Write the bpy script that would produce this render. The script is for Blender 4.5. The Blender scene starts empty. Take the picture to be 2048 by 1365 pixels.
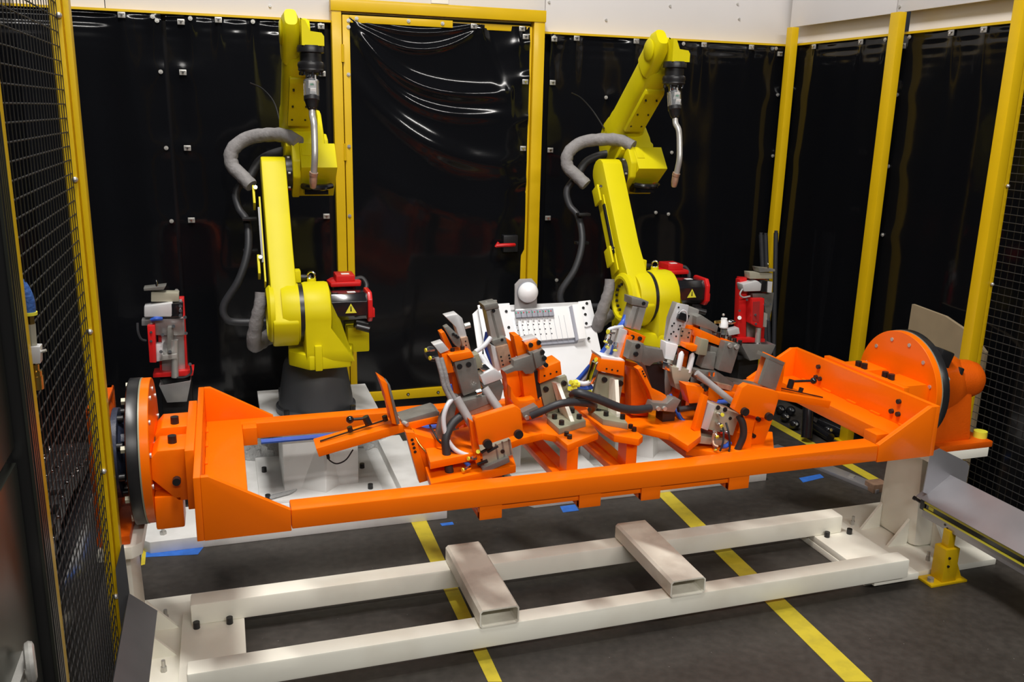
import bpy, bmesh, math, random
from mathutils import Vector as V, Matrix, Euler
random.seed(7)
scene = bpy.context.scene
COL = scene.collection
# ------------------------------------------------------------------ camera
FPX = 1777.28; YAW, PIT, ROL = (math.radians(a) for a in (18.1876, -14.3852, 1.3299)); EYE = V((0, 0, 2.0))
FWD = V((math.sin(YAW)*math.cos(PIT), math.cos(YAW)*math.cos(PIT), math.sin(PIT)))
_r = V((math.cos(YAW), -math.sin(YAW), 0)); _u = _r.cross(FWD)
RT = math.cos(ROL)*_r + math.sin(ROL)*_u; UP = -math.sin(ROL)*_r + math.cos(ROL)*_u
cam = bpy.data.cameras.new('camera'); cam.sensor_width = 36; cam.lens = FPX/2048*36; cam.clip_start = .05
camo = bpy.data.objects.new('camera', cam); COL.objects.link(camo)
camo.matrix_world = Matrix(((RT.x, UP.x, -FWD.x, 0), (RT.y, UP.y, -FWD.y, 0), (RT.z, UP.z, -FWD.z, 2.0), (0, 0, 0, 1)))
scene.camera = camo
def at(u, v, x=None, y=None, z=None):
    """the place on a plane of the room (x, y or z fixed) that the photograph shows at u, v"""
    d = FWD + RT*((u-1024)/FPX) - UP*((v-682.5)/FPX)
    if x is not None: t = (x-EYE.x)/d.x
    elif y is not None: t = (y-EYE.y)/d.y
    else: t = (z-EYE.z)/d.z
    return EYE + d*t
# ------------------------------------------------------------------ world, lamps, exposure
w = bpy.data.worlds.new('hall'); scene.world = w; w.use_nodes = True
w.node_tree.nodes['Background'].inputs[0].default_value = (.80, .86, 1, 1); w.node_tree.nodes['Background'].inputs[1].default_value = .035
def area(name, loc, target, sx, sy, power, col=(1, .965, .92)):
    l = bpy.data.lights.new(name, 'AREA'); l.shape = 'RECTANGLE'; l.size = sx; l.size_y = sy; l.energy = power; l.color = col
    o = bpy.data.objects.new(name, l); COL.objects.link(o); o.location = loc
    o.rotation_euler = (V(target)-V(loc)).to_track_quat('-Z', 'Y').to_euler()
    return o
area('hall_lamp_front', (1.2, -3.4, 5.2), (1.2, 3.4, .7), 7.0, .16, 370)
area('hall_lamp_over', (.2, 2.1, 6.8), (1.0, 2.6, 0), 2.6, .28, 450)
area('hall_lamp_back', (1.0, 5.0, 8.0), (1.0, 4.8, 0), 3.0, .7, 50)
scene.view_settings.view_transform = 'Standard'; scene.view_settings.look = 'None'
scene.view_settings.exposure = -0.18; scene.view_settings.gamma = 1; scene.view_settings.use_curve_mapping = False
# ------------------------------------------------------------------ materials
MATS = {}
def mat(name, col, rough=.5, metal=0., coat=0., var=.0, vscale=12., bump=0., bscale=60., spec=.5, stretch=None, trans=0., col2=None, cut=None):
    m = bpy.data.materials.new(name); m.use_nodes = True; nt = m.node_tree; b = nt.nodes['Principled BSDF']
    b.inputs['Base Color'].default_value = (*col, 1); b.inputs['Roughness'].default_value = rough; b.inputs['Metallic'].default_value = metal
    b.inputs['Coat Weight'].default_value = coat; b.inputs['Coat Roughness'].default_value = .12
    b.inputs['Specular IOR Level'].default_value = spec; b.inputs['Transmission Weight'].default_value = trans
    tc = nt.nodes.new('ShaderNodeTexCoord'); mp = nt.nodes.new('ShaderNodeMapping'); nt.links.new(tc.outputs['Object'], mp.inputs[0])
    if stretch: mp.inputs['Scale'].default_value = stretch
    if var or col2:
        n = nt.nodes.new('ShaderNodeTexNoise'); n.inputs['Scale'].default_value = vscale; n.inputs['Detail'].default_value = 6
        nt.links.new(mp.outputs[0], n.inputs['Vector'])
        r = nt.nodes.new('ShaderNodeValToRGB'); nt.links.new(n.outputs['Fac'], r.inputs[0])
        lo, hi = cut or (.3, .7)
        r.color_ramp.elements[0].position = lo; r.color_ramp.elements[1].position = hi
        c2 = col2 or tuple(min(1, c*(1+var)) for c in col); c1 = col if col2 else tuple(c*(1-var) for c in col)
        r.color_ramp.elements[0].color = (*c1, 1); r.color_ramp.elements[1].color = (*c2, 1)
        nt.links.new(r.outputs[0], b.inputs['Base Color'])
    if bump:
        n2 = nt.nodes.new('ShaderNodeTexNoise'); n2.inputs['Scale'].default_value = bscale; n2.inputs['Detail'].default_value = 4
        nt.links.new(mp.outputs[0], n2.inputs['Vector'])
        bp = nt.nodes.new('ShaderNodeBump'); bp.inputs['Strength'].default_value = bump; bp.inputs['Distance'].default_value = .01
        nt.links.new(n2.outputs['Fac'], bp.inputs['Height']); nt.links.new(bp.outputs[0], b.inputs['Normal'])
    MATS[name] = m; return m
mat('orange', (.95, .165, .001), .36, coat=.22, spec=.15, var=.03, vscale=5, bump=.02, bscale=90)
mat('orange_cast', (.66, .095, .002), .42, coat=.05, spec=.2, var=.08, vscale=8, bump=.12, bscale=120)
mat('robot_yellow', (.67, .585, .004), .45, coat=.0, spec=.2, var=.03, vscale=5, bump=.02, bscale=60)
mat('fence_yellow', (.70, .45, .004), .4, coat=.08, spec=.3, var=.05, vscale=4)
mat('tape_yellow', (.62, .50, .03), .6, var=.25, vscale=18, col2=(.40, .33, .03), cut=(.45, .95))
mat('tape_blue', (.03, .16, .62), .6, var=.15, vscale=30)
mat('cream', (.93, .91, .80), .42, coat=.1, col2=(.74, .68, .55), vscale=2.6, cut=(.52, .9))
mat('cream_stained', (.90, .87, .75), .45, coat=.05, col2=(.36, .28, .22), vscale=4.5, cut=(.48, .85))
mat('riser_white', (.84, .84, .82), .45, col2=(.62, .61, .58), vscale=5, cut=(.5, .85))
mat('panel_white', (.74, .72, .72), .3, var=.02, vscale=2)
mat('white_paint', (.80, .81, .83), .4, var=.03, vscale=8)
mat('white_plastic', (.86, .87, .88), .25)
mat('dome_white', (.92, .93, .95), .3)
mat('black', (.012, .012, .013), .35, var=.2, vscale=20)
mat('rubber', (.022, .022, .024), .55, bump=.05, bscale=200)
mat('dark_gloss', (.010, .010, .012), .18, coat=.2)
mat('navy', (.025, .032, .06), .45, var=.2, vscale=20, bump=.1, bscale=100)
mat('robot_grey', (.075, .080, .088), .42, var=.06, vscale=4, bump=.02)
mat('sleeve_grey', (.23, .22, .22), .7, var=.12, vscale=30, bump=.5, bscale=38)
mat('hose_grey', (.36, .35, .35), .55, var=.08, vscale=30)
mat('cable_dark', (.026, .027, .031), .5, var=.1, vscale=40)
mat('steel', (.52, .51, .48), .34, metal=.55, var=.12, vscale=14, bump=.05, bscale=150)
mat('machined', (.23, .225, .205), .40, metal=.4, var=.2, vscale=8, bump=.08, bscale=120)
mat('plated', (.45, .43, .33), .4, metal=.3, var=.1, vscale=10)
mat('olive', (.29, .285, .20), .45, metal=.1, var=.08, vscale=9)
mat('aluminium', (.74, .74, .75), .33, metal=.35, var=.1, vscale=9, stretch=(1, 1, .25))
mat('galvanised', (.50, .50, .50), .3, metal=.75, var=.1, vscale=12)
mat('sheet_aluminium', (.37, .365, .385), .38, metal=.55, var=.14, vscale=3, bump=.05, bscale=20)
mat('chrome', (.75, .75, .76), .14, metal=1)
mat('brass', (.70, .46, .12), .25, metal=1, var=.1, vscale=30)
mat('copper', (.50, .32, .22), .4, metal=.5, var=.15, vscale=50)
mat('red', (.62, .012, .012), .35, coat=.2, var=.05)
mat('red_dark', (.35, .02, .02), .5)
mat('blue_hose', (.03, .10, .50), .4, var=.1, vscale=30)
mat('blue_cloth', (.03, .10, .33), .6, bump=.3, bscale=120)
mat('teal', (.01, .25, .26), .45)
mat('pale_hose', (.62, .63, .66), .4, var=.06, vscale=20)
mat('tag_yellow', (.75, .70, .05), .4)
mat('cardboard', (.30, .23, .14), .8, var=.08, vscale=7)
mat('solenoid_grey', (.30, .31, .36), .5)
mat('label_white', (.85, .86, .85), .4)
mat('label_green', (.02, .35, .15), .5)
mat('led_red', (.6, .03, .03), .4); mat('led_green', (.02, .4, .2), .4)
mat('clear', (.92, .94, .95), .08, trans=.9, spec=.5)
mat('smoked', (.25, .27, .28), .1, trans=.6)
mat('wrap', (.65, .66, .66), .22, trans=.35, bump=.8, bscale=90)
mat('wire_dark', (.028, .028, .029), .5, metal=.1)
mat('dull_sheet', (.12, .12, .125), .4, metal=.5, var=.15, vscale=4)
mat('stainless', (.09, .095, .08), .35, metal=.85, var=.25, vscale=2.5)
mat('gap_light_blue', (.07, .10, .17), .6)  # blue tone painted in for the light showing over the door leaf
mat('extrusion', (.03, .03, .03), .3, metal=.5)
def vinyl():
    m = mat('vinyl', (.0045, .0048, .006), .10, spec=.34, bump=.06, bscale=7)
    return m
vinyl()
def floor_mat():
    m = bpy.data.materials.new('epoxy_floor'); m.use_nodes = True; nt = m.node_tree; b = nt.nodes['Principled BSDF']
    tc = nt.nodes.new('ShaderNodeTexCoord')
    n1 = nt.nodes.new('ShaderNodeTexNoise'); n1.inputs['Scale'].default_value = 1.6; n1.inputs['Detail'].default_value = 8; n1.inputs['Roughness'].default_value = .65
    n2 = nt.nodes.new('ShaderNodeTexNoise'); n2.inputs['Scale'].default_value = 26; n2.inputs['Detail'].default_value = 5
    vo = nt.nodes.new('ShaderNodeTexVoronoi'); vo.inputs['Scale'].default_value = 17
    for n in (n1, n2, vo): nt.links.new(tc.outputs['Object'], n.inputs['Vector'])
    r1 = nt.nodes.new('ShaderNodeValToRGB'); r1.color_ramp.elements[0].position = .3; r1.color_ramp.elements[1].position = .72
    r1.color_ramp.elements[0].color = (.034, .029, .025, 1); r1.color_ramp.elements[1].color = (.056, .050, .044, 1)
    nt.links.new(n1.outputs['Fac'], r1.inputs[0])
    r2 = nt.nodes.new('ShaderNodeValToRGB'); r2.color_ramp.elements[0].position = .35; r2.color_ramp.elements[1].position = .75
    r2.color_ramp.elements[0].color = (.8, .8, .8, 1); r2.color_ramp.elements[1].color = (1.25, 1.25, 1.25, 1); nt.links.new(n2.outputs['Fac'], r2.inputs[0])
    mx = nt.nodes.new('ShaderNodeMix'); mx.data_type = 'RGBA'; mx.blend_type = 'MULTIPLY'; mx.inputs[0].default_value = 1
    nt.links.new(r1.outputs[0], mx.inputs[6]); nt.links.new(r2.outputs[0], mx.inputs[7])
    r3 = nt.nodes.new('ShaderNodeValToRGB'); r3.color_ramp.elements[0].position = .015; r3.color_ramp.elements[1].position = .04     # pale specks of dust
    r3.color_ramp.elements[0].color = (1, 1, 1, 1); r3.color_ramp.elements[1].color = (0, 0, 0, 1); nt.links.new(vo.outputs['Distance'], r3.inputs[0])
    mx2 = nt.nodes.new('ShaderNodeMix'); mx2.data_type = 'RGBA'; mx2.inputs[7].default_value = (.22, .21, .20, 1)
    nt.links.new(r3.outputs[0], mx2.inputs[0]); nt.links.new(mx.outputs[2], mx2.inputs[6]); nt.links.new(mx2.outputs[2], b.inputs['Base Color'])
    rr = nt.nodes.new('ShaderNodeMapRange'); rr.inputs[3].default_value = .38; rr.inputs[4].default_value = .6; nt.links.new(n1.outputs['Fac'], rr.inputs[0]); nt.links.new(rr.outputs[0], b.inputs['Roughness'])
    bp = nt.nodes.new('ShaderNodeBump'); bp.inputs['Strength'].default_value = .12; bp.inputs['Distance'].default_value = .004
    nt.links.new(n2.outputs['Fac'], bp.inputs['Height']); nt.links.new(bp.outputs[0], b.inputs['Normal'])
    MATS['epoxy_floor'] = m
floor_mat()
# ------------------------------------------------------------------ mesh builder
def rot(rx=0, ry=0, rz=0): return Euler((math.radians(rx), math.radians(ry), math.radians(rz))).to_matrix()
class MB:
    def __init__(s): s.v = []; s.f = []
    def add(s, vs, fs):
        n = len(s.v); s.v += [V(p) for p in vs]; s.f += [tuple(i+n for i in f) for f in fs]; return s
    def box(s, a, b):
        x0, x1 = sorted((a[0], b[0])); y0, y1 = sorted((a[1], b[1])); z0, z1 = sorted((a[2], b[2]))
        return s.add([(x, y, z) for z in (z0, z1) for y in (y0, y1) for x in (x0, x1)], [(0, 2, 3, 1), (4, 5, 7, 6), (0, 1, 5, 4), (2, 6, 7, 3), (0, 4, 6, 2), (1, 3, 7, 5)])
    def ob(s, c, size, R=None):
        R = R or Matrix.Identity(3); c = V(c); h = V(size)/2
        return s.add([c + R @ V((x*h.x, y*h.y, z*h.z)) for z in (-1, 1) for y in (-1, 1) for x in (-1, 1)], [(0, 2, 3, 1), (4, 5, 7, 6), (0, 1, 5, 4), (2, 6, 7, 3), (0, 4, 6, 2), (1, 3, 7, 5)])
    def prism(s, pts, d):
        """closed outline (3d points) pushed along d"""
        pts = [V(p) for p in pts]; d = V(d); n = len(pts)
        nrm = V((0, 0, 0))
        for i in range(n): nrm += pts[i].cross(pts[(i+1) % n])
        if nrm.dot(d) > 0: pts.reverse()
        return s.add(pts + [p+d for p in pts], [tuple(range(n)), tuple(range(2*n-1, n-1, -1))] + [((i+1) % n, i, n+i, n+(i+1) % n) for i in range(n)])
    def cyl(s, p, q, r, r2=None, n=20, cap=True):
        p, q = V(p), V(q); r2 = r if r2 is None else r2; d = (q-p).normalized(); a = d.orthogonal().normalized(); b = d.cross(a)
        vs = [p + (a*math.cos(t)+b*math.sin(t))*r for t in [2*math.pi*i/n for i in range(n)]] + [q + (a*math.cos(t)+b*math.sin(t))*r2 for t in [2*math.pi*i/n for i in range(n)]]
        fs = [(i, (i+1) % n, n+(i+1) % n, n+i) for i in range(n)]
        if cap: fs += [tuple(range(n-1, -1, -1)), tuple(range(n, 2*n))]
        return s.add(vs, fs)
    def lathe(s, c, ax, prof, n=28):
        """profile of (distance along axis, radius)"""
        c = V(c); d = V(ax).normalized(); a = d.orthogonal().normalized(); b = d.cross(a); vs = []; fs = []
        for h, r in prof:
            vs += [c + d*h + (a*math.cos(2*math.pi*i/n)+b*math.sin(2*math.pi*i/n))*max(r, 1e-4) for i in range(n)]
        for k in range(len(prof)-1):
            fs += [(k*n+i, k*n+(i+1) % n, (k+1)*n+(i+1) % n, (k+1)*n+i) for i in range(n)]
        fs += [tuple(range(n-1, -1, -1)), tuple(range((len(prof)-1)*n, len(prof)*n))]
        return s.add(vs, fs)
    def tube(s, pts, r, n=10, sub=6, wob=0.):
        pts = smooth_path(pts, sub); m = len(pts); vs = []; fs = []; a = None
        for i, p in enumerate(pts):
            d = (pts[min(i+1, m-1)]-pts[max(i-1, 0)]).normalized()
            a = d.orthogonal().normalized() if a is None else (a-d*a.dot(d)).normalized()
            b = d.cross(a); rr = (r if not isinstance(r, (list, tuple)) else r[0]+(r[1]-r[0])*i/(m-1))*(1+wob*math.sin(i*2.1)+wob*.7*math.sin(i*3.7+1))
            vs += [p+(a*math.cos(2*math.pi*k/n)+b*math.sin(2*math.pi*k/n))*rr for k in range(n)]
        for i in range(m-1): fs += [(i*n+k, i*n+(k+1) % n, (i+1)*n+(k+1) % n, (i+1)*n+k) for k in range(n)]
        fs += [tuple(range(n-1, -1, -1)), tuple(range((m-1)*n, m*n))]
        return s.add(vs, fs)
    def ring(s, c, ax, prof, n=36):
        """closed profile turned about an axis, open in the middle"""
        c = V(c); d = V(ax).normalized(); a = d.orthogonal().normalized(); b = d.cross(a); m = len(prof); vs = []; fs = []
        for h, r in prof: vs += [c + d*h + (a*math.cos(2*math.pi*i/n)+b*math.sin(2*math.pi*i/n))*r for i in range(n)]
        for k in range(m):
            k2 = (k+1) % m; fs += [(k*n+i, k*n+(i+1) % n, k2*n+(i+1) % n, k2*n+i) for i in range(n)]
        return s.add(vs, fs)
    def ball(s, c, r, n=14, sq=(1, 1, 1)):
        c = V(c); h = n//2; vs = [c+V((0, 0, -r*sq[2]))]; fs = []
        for j in range(1, h):
            t = -math.pi/2+math.pi*j/h
            vs += [c+V((r*math.cos(t)*math.cos(2*math.pi*i/n)*sq[0], r*math.cos(t)*math.sin(2*math.pi*i/n)*sq[1], r*math.sin(t)*sq[2])) for i in range(n)]
        vs.append(c+V((0, 0, r*sq[2]))); L = len(vs)-1
        fs += [(0, 1+(i+1) % n, 1+i) for i in range(n)] + [(L, L-n+i, L-n+(i+1) % n) for i in range(n)]
        for j in range(h-2): fs += [(1+j*n+i, 1+j*n+(i+1) % n, 1+(j+1)*n+(i+1) % n, 1+(j+1)*n+i) for i in range(n)]
        return s.add(vs, fs)
    def torus(s, c, ax, R, r, n=20, k=8):
        c = V(c); d = V(ax).normalized(); a = d.orthogonal().normalized(); b = d.cross(a); vs = []; fs = []
        for i in range(n):
            e = a*math.cos(2*math.pi*i/n)+b*math.sin(2*math.pi*i/n)
            vs += [c+e*(R+r*math.cos(2*math.pi*j/k))+d*r*math.sin(2*math.pi*j/k) for j in range(k)]
        for i in range(n): fs += [(i*k+j, ((i+1) % n)*k+j, ((i+1) % n)*k+(j+1) % k, i*k+(j+1) % k) for j in range(k)]
        return s.add(vs, fs)
    def xf(s, M): s.v = [M @ p for p in s.v]; return s
def smooth_path(pts, sub):
    pts = [V(p) for p in pts]
    if len(pts) < 3 or sub < 2: return pts
    out = []; P = [pts[0]*2-pts[1]] + pts + [pts[-1]*2-pts[-2]]
    for i in range(1, len(P)-2):
        for k in range(sub):
            t = k/sub; a, b, c, d = P[i-1:i+3]
            out.append(.5*((2*b)+(c-a)*t+(2*a-5*b+4*c-d)*t*t+(3*b-a-3*c+d)*t**3))
    return out+[pts[-1]]
ORG = {}
def mesh_of(name, mb, org, m, bevel=0, smooth=None):
    me = bpy.data.meshes.new(name)
    bm = bmesh.new(); vv = [bm.verts.new(p-org) for p in mb.v]
    for f in mb.f:
        try: bm.faces.new([vv[i] for i in f])
        except ValueError: pass
    bmesh.ops.recalc_face_normals(bm, faces=bm.faces)
    if bevel:
        ed = [e for e in bm.edges if len(e.link_faces) == 2 and e.calc_face_angle(0) > .5]
        bmesh.ops.bevel(bm, geom=ed, offset=bevel, segments=2, affect='EDGES', clamp_overlap=True, profile=.6)
    bm.to_mesh(me); bm.free()
    me.materials.append(MATS[m])
    me.shade_smooth()
    if smooth is not False:
        try: me.set_sharp_from_angle(angle=math.radians(smooth or 38))
        except Exception: pass
    else: me.shade_flat()
    return me
def part(name, mb, m, parent, bevel=0, label=None, smooth=None):
    o = bpy.data.objects.new(name, mesh_of(name, mb, ORG[parent.as_pointer()], m, bevel, smooth)); COL.objects.link(o)
    o.parent = parent; ORG[o.as_pointer()] = ORG[parent.as_pointer()]
    if label: o['label'] = label
    return o
def tag(o, label, cat, group=None, kind=None):
    if label: o['label'] = label
    if cat: o['category'] = cat
    if group: o['group'] = group
    if kind: o['kind'] = kind
    return o
def thing(name, label, cat, loc, group=None, kind=None):
    o = bpy.data.objects.new(name, None); COL.objects.link(o); o.location = loc; o.empty_display_size = .1
    ORG[o.as_pointer()] = V(loc); return tag(o, label, cat, group, kind)
def solo(name, mb, m, label, cat, bevel=0, group=None, kind=None, smooth=None, org=None):
    if org is None:
        xs = [p.x for p in mb.v]; ys = [p.y for p in mb.v]; zs = [p.z for p in mb.v]
        org = V(((min(xs)+max(xs))/2, (min(ys)+max(ys))/2, min(zs)))
    o = bpy.data.objects.new(name, mesh_of(name, mb, V(org), m, bevel, smooth)); COL.objects.link(o); o.location = org
    ORG[o.as_pointer()] = V(org); return tag(o, label, cat, group, kind)
def clone(root, loc, label=None, group=None):
    r = root.copy(); COL.objects.link(r); r.location = loc
    if label: r['label'] = label
    if group: r['group'] = group
    for ch in list(root.children):
        c = ch.copy(); COL.objects.link(c); c.parent = r
        for g in list(ch.children):
            d = g.copy(); COL.objects.link(d); d.parent = c
    return r
def hexbolt(parent, p, d, r=.011, h=.012, m='black', name='bolt'):
    p = V(p); d = V(d).normalized(); return part(name, MB().cyl(p-d*.002, p+d*h, r, r*.96, n=12), m, parent)
# ================================================================== the setting
YW, XW, XL, ZC, ZT = 5.60, 3.83, -1.30, 2.498, 3.4
fl = solo('floor', MB().box((-4, -3.2, -.1), (7.5, 10.5, 0)), 'epoxy_floor', None, None, kind='structure', org=(0, 0, 0))
def strip(pts, h, m, name):
    return part(name, MB().prism([V((p.x, p.y, .0005)) for p in pts], (0, 0, h)), m, fl)
# floor tape (yellow walkway lines, blue masking tape)
for ln in ([(806, 1012), (838, 1010), (1004, 1365), (976, 1365)], [(1300, 975), (1330, 975), (1745, 1365), (1690, 1365)]):
    strip([at(u, v, z=0) for u, v in ln], .0012, 'tape_yellow', 'yellow_floor_line')
a0, a1 = at(1538, 842, z=0), at(1722, 945, z=0); dd = (a1-a0).normalized(); nn = V((-dd.y, dd.x, 0))*.035
strip([a0-dd*.3-nn, a0-dd*.3+nn, a1+dd*.12+nn, a1+dd*.12-nn], .0012, 'tape_yellow', 'yellow_floor_line')
a0, a1 = at(742, 842, z=0), at(727, 800, z=0); strip([a0, a0+V((.09, 0, 0)), a1+V((.09, 0, 0)), a1], .0012, 'tape_yellow', 'yellow_floor_line')
strip([at(u, v, z=0) for u, v in ((284, 1098), (293, 1096), (290, 1130), (282, 1132))], .0012, 'tape_yellow', 'yellow_floor_line')
for ln in ([(284, 1098), (408, 1094), (396, 1110), (282, 1116)], [(280, 1060), (292, 1040), (294, 1100), (278, 1104)], [(1040, 893), (1060, 893), (1070, 915), (1050, 918)],
           [(1120, 1014), (1150, 1010), (1158, 1022), (1126, 1026)], [(1598, 957), (1640, 949), (1648, 956), (1606, 966)], [(880, 1048), (905, 1045), (908, 1050), (884, 1053)]):
    strip([at(u, v, z=0) for u, v in ln], .0009, 'tape_blue', 'blue_floor_tape')
# back wall: white sheet over the curtains
wb = thing('wall_back', None, None, (1.2, YW, 0), kind='structure')
xs = [XL-1.2, -.55, .69, 2.02, XW+.05]
for i in range(4):
    part('wall_sheet', MB().box((xs[i]+.002, YW+.03, ZC), (xs[i+1]-.002, YW+.05, ZT)), 'panel_white', wb, bevel=.001)
part('top_rail', MB().box((XL-1.2, YW-.036, ZC-.007), (.69, YW+.03, ZC+.006)).box((2.0, YW-.036, ZC-.007), (XW, YW+.03, ZC+.006)), 'fence_yellow', wb)
for u, v in ((1212, 40), (1340, 12), (1475, 8), (1478, 38), (1098, 4), (540, 12)):
    p = at(u, v, y=YW+.028); hexbolt(wb, p, (0, -1, 0), .008, .006, 'steel', 'rivet')
part('dark_wall', MB().box((XL-1.2, YW+.06, 0), (XW+.05, YW+.08, ZC)), 'dark_gloss', wb)
part('gap_light_board', MB().box((.72, YW+.0, ZC-.02), (1.98, YW+.02, ZC+.05)), 'gap_light_blue', wb)  # added slab, its blue-grey colour stands for bluish light through the gap
p = at(880, -8, y=YW+.02); part('notice_plate', MB().box((p.x-.055, YW+.018, p.z-.045), (p.x+.055, YW+.03, p.z+.1)), 'white_plastic', wb, bevel=.008)
# right wall
wr = thing('wall_right', None, None, (XW, 4.2, 0), kind='structure')
for y0, y1 in ((4.55, YW+.02), (3.0, 4.49)):
    part('wall_sheet', MB().box((XW+.03, y0, ZC), (XW+.05, y1, ZT)), 'panel_white', wr)
ZS = at(1690, 40, x=XW-.03).z
for y0, y1 in ((4.545, YW-.02), (3.0, 4.535)):
    part('upper_sheet', MB().box((XW-.03, y0, ZS), (XW-.018, y1, ZT)), 'panel_white', wr, bevel=.001)
part('top_rail', MB().box((XW-.034, 3.0, ZC-.007), (XW+.03, YW, ZC+.006)), 'fence_yellow', wr)
part('dark_wall', MB().box((XW+.06, 3.0, 0), (XW+.08, YW, ZC)), 'dark_gloss', wr)
for u, v in ((1570, 46), (1574, 2), (1800, 13), (1806, -6)):
    p = at(u, v, x=XW-.031); hexbolt(wr, p, (-1, 0, 0), .008, .007, 'steel', 'rivet')
# left wall (seen through the left mesh)
wl = thing('wall_left', None, None, (XL, 3.5, 0), kind='structure')
part('dark_wall', MB().box((XL-1.2, .6, 0), (XL-1.18, YW, ZT)), 'dark_gloss', wl)

# ------------------------------------------------------------------ fence posts
def post(name, x, y, w, d, h, label, m='fence_yellow', slot=0, foot=True, bolts=(), group=None):
    t = thing(name, label, 'post', (x, y, 0), group)
    b = MB()
    if slot:
        b.box((x-w/2, y-d/2, .008), (x+w*.12, y+d/2, h)); b.box((x+w*.2, y-d/2+.006, .008), (x+w/2, y+d/2, h)); b.box((x+w*.12, y-d/2+.014, .008), (x+w*.2, y+d/2, h))
    else: b.box((x-w/2, y-d/2, .008), (x+w/2, y+d/2, h))
    part('upright', b, m, t, bevel=.003)
    if foot: part('foot_plate', MB().box((x-w*.9, y-d*.9, 0), (x+w*.9, y+d*.9, .01)), m, t, bevel=.002)
    for px, py, pz, d_ in bolts:
        part('bolt', MB().ball((px, py, pz), .009, 10), 'steel', t)
    return t
post('fence_post', (XW-.02)*.985, (YW-.04)*.985, .055, .06, ZS-.01, 'yellow corner post where the two curtained walls meet')
post('fence_post', (XW-.03)*.982, 4.52*.982, .05, .075, ZS-.01, 'yellow square post between the two curtains of the side wall')
PF = (3.5, 3.345)
post('fence_post', PF[0], PF[1], .085, .06, 3.0, 'tall bright yellow grooved post beside the disc of the tailstock', slot=1,
     bolts=[(PF[0]+.027, PF[1]-.034, at(2028, v, y=PF[1]).z, 0) for v in (371,)] + [(PF[0]+.027, PF[1]-.034, z, 0) for z in (1.25, .82, .35)])
PL = (-.407, 2.95)
post('fence_post', PL[0], PL[1], .052, .055, 3.0, 'tall bright yellow grooved post beside the headstock', slot=1,
     bolts=[(PL[0]+.0, PL[1]-.032, at(u, v, y=PL[1]).z, 0) for u, v in ((108, 32), (138, 358), (168, 660), (197, 937), (228, 1185))])
post('fence_post', -.42, 2.04, .03, .045, 3.0, 'slim yellow post behind the dark extrusion column', slot=1)

# mesh panels: every level wire is a part, the fine upright wires are one part
def mesh_panel(name, x, y0, y1, z0, z1, label, pitch=.0285, vp=.012, r=.0021):
    t = thing(name, label, 'mesh panel', (x, (y0+y1)/2, z0))
    k = 0; z = z0+.02; n = 0
    me = None
    while z < z1:
        if me is None:
            o = part('wire', MB().cyl((x, y0, z), (x, y1, z), r, n=6), 'wire_dark', t); me = o; zf = z
        else:
            o = me.copy(); COL.objects.link(o); o.location = (0, 0, z-zf)
        z += pitch; n += 1
    b = MB(); y = y0+.01
    while y < y1:
        b.cyl((x+.004, y, z0), (x+.004, y, z1), r*.7, n=4, cap=False); y += vp
    o = part('upright_wires', b, 'black', t); o['kind'] = 'stuff'
    for zz in (z0, z1): part('edge_bar', MB().box((x-.008, y0, zz-.01), (x+.008, y1, zz+.008)), 'fence_yellow' if x < 0 else 'wire_dark', t)
    return t
mesh_panel('mesh_panel', -.415, 2.06, 2.925, .12, 2.95, 'black wire mesh panel between the dark column and the headstock post', pitch=.0395, vp=.04)
mesh_panel('mesh_panel', 3.53, 1.9, 3.31, .05, 2.5, 'black wire mesh panel beside the light curtain cover', pitch=.038, vp=.038)

# ------------------------------------------------------------------ black vinyl curtains
def curtain(name, O, U, W, z0, z1, nrm, fn, label, clips=(), nu=70, nv=110, cmat='steel'):
    """sheet from O along U (unit, horizontal), width W, hanging z1 down to z0; fn(u, h) = how far it stands off along nrm"""
    O = V(O); U = V(U); nrm = V(nrm); t = thing(name, label, 'curtain', O+U*W/2+V((0, 0, z0)))
    vs = []; fs = []
    for j in range(nv+1):
        hh = (j/nv)**1.6      # finer near the top
        for i in range(nu+1):
            u = W*i/nu; h = (z1-z0)*hh
            vs.append(O+U*u+V((0, 0, z1-h))+nrm*fn(u, h))
    for j in range(nv):
        for i in range(nu):
            a = j*(nu+1)+i; fs.append((a, a+1, a+nu+2, a+nu+1))
    part('sheet', MB().add(vs, fs), 'vinyl', t, smooth=180)
    for u, h, kind in clips:
        p = O+U*u+V((0, 0, z1-h))+nrm*(fn(u, h)+.004)
        if kind == 'c':
            b = MB().ob(p+nrm*.004, (U*.036+nrm*.012).to_tuple() if abs(U.x) > .5 else (.012, .036, .03), None) if False else MB()
            R = Matrix((U, nrm, V((0, 0, 1)))).transposed()
            b.ob(p+nrm*.003, (.038, .006, .03), R); b.ob(p+nrm*.008+V((0, 0, .008)), (.03, .008, .008), R)
            c = part('clip', b, 'steel', t, bevel=.001)
            part('screw', MB().cyl(p, p+nrm*.014, .006, n=8), 'chrome', c)
        else:
            c = part('bolt', MB().cyl(p-nrm*.002, p+nrm*.003, .012, n=12).cyl(p, p+nrm*.009, .006, n=6), 'steel', t)
    return t
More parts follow.
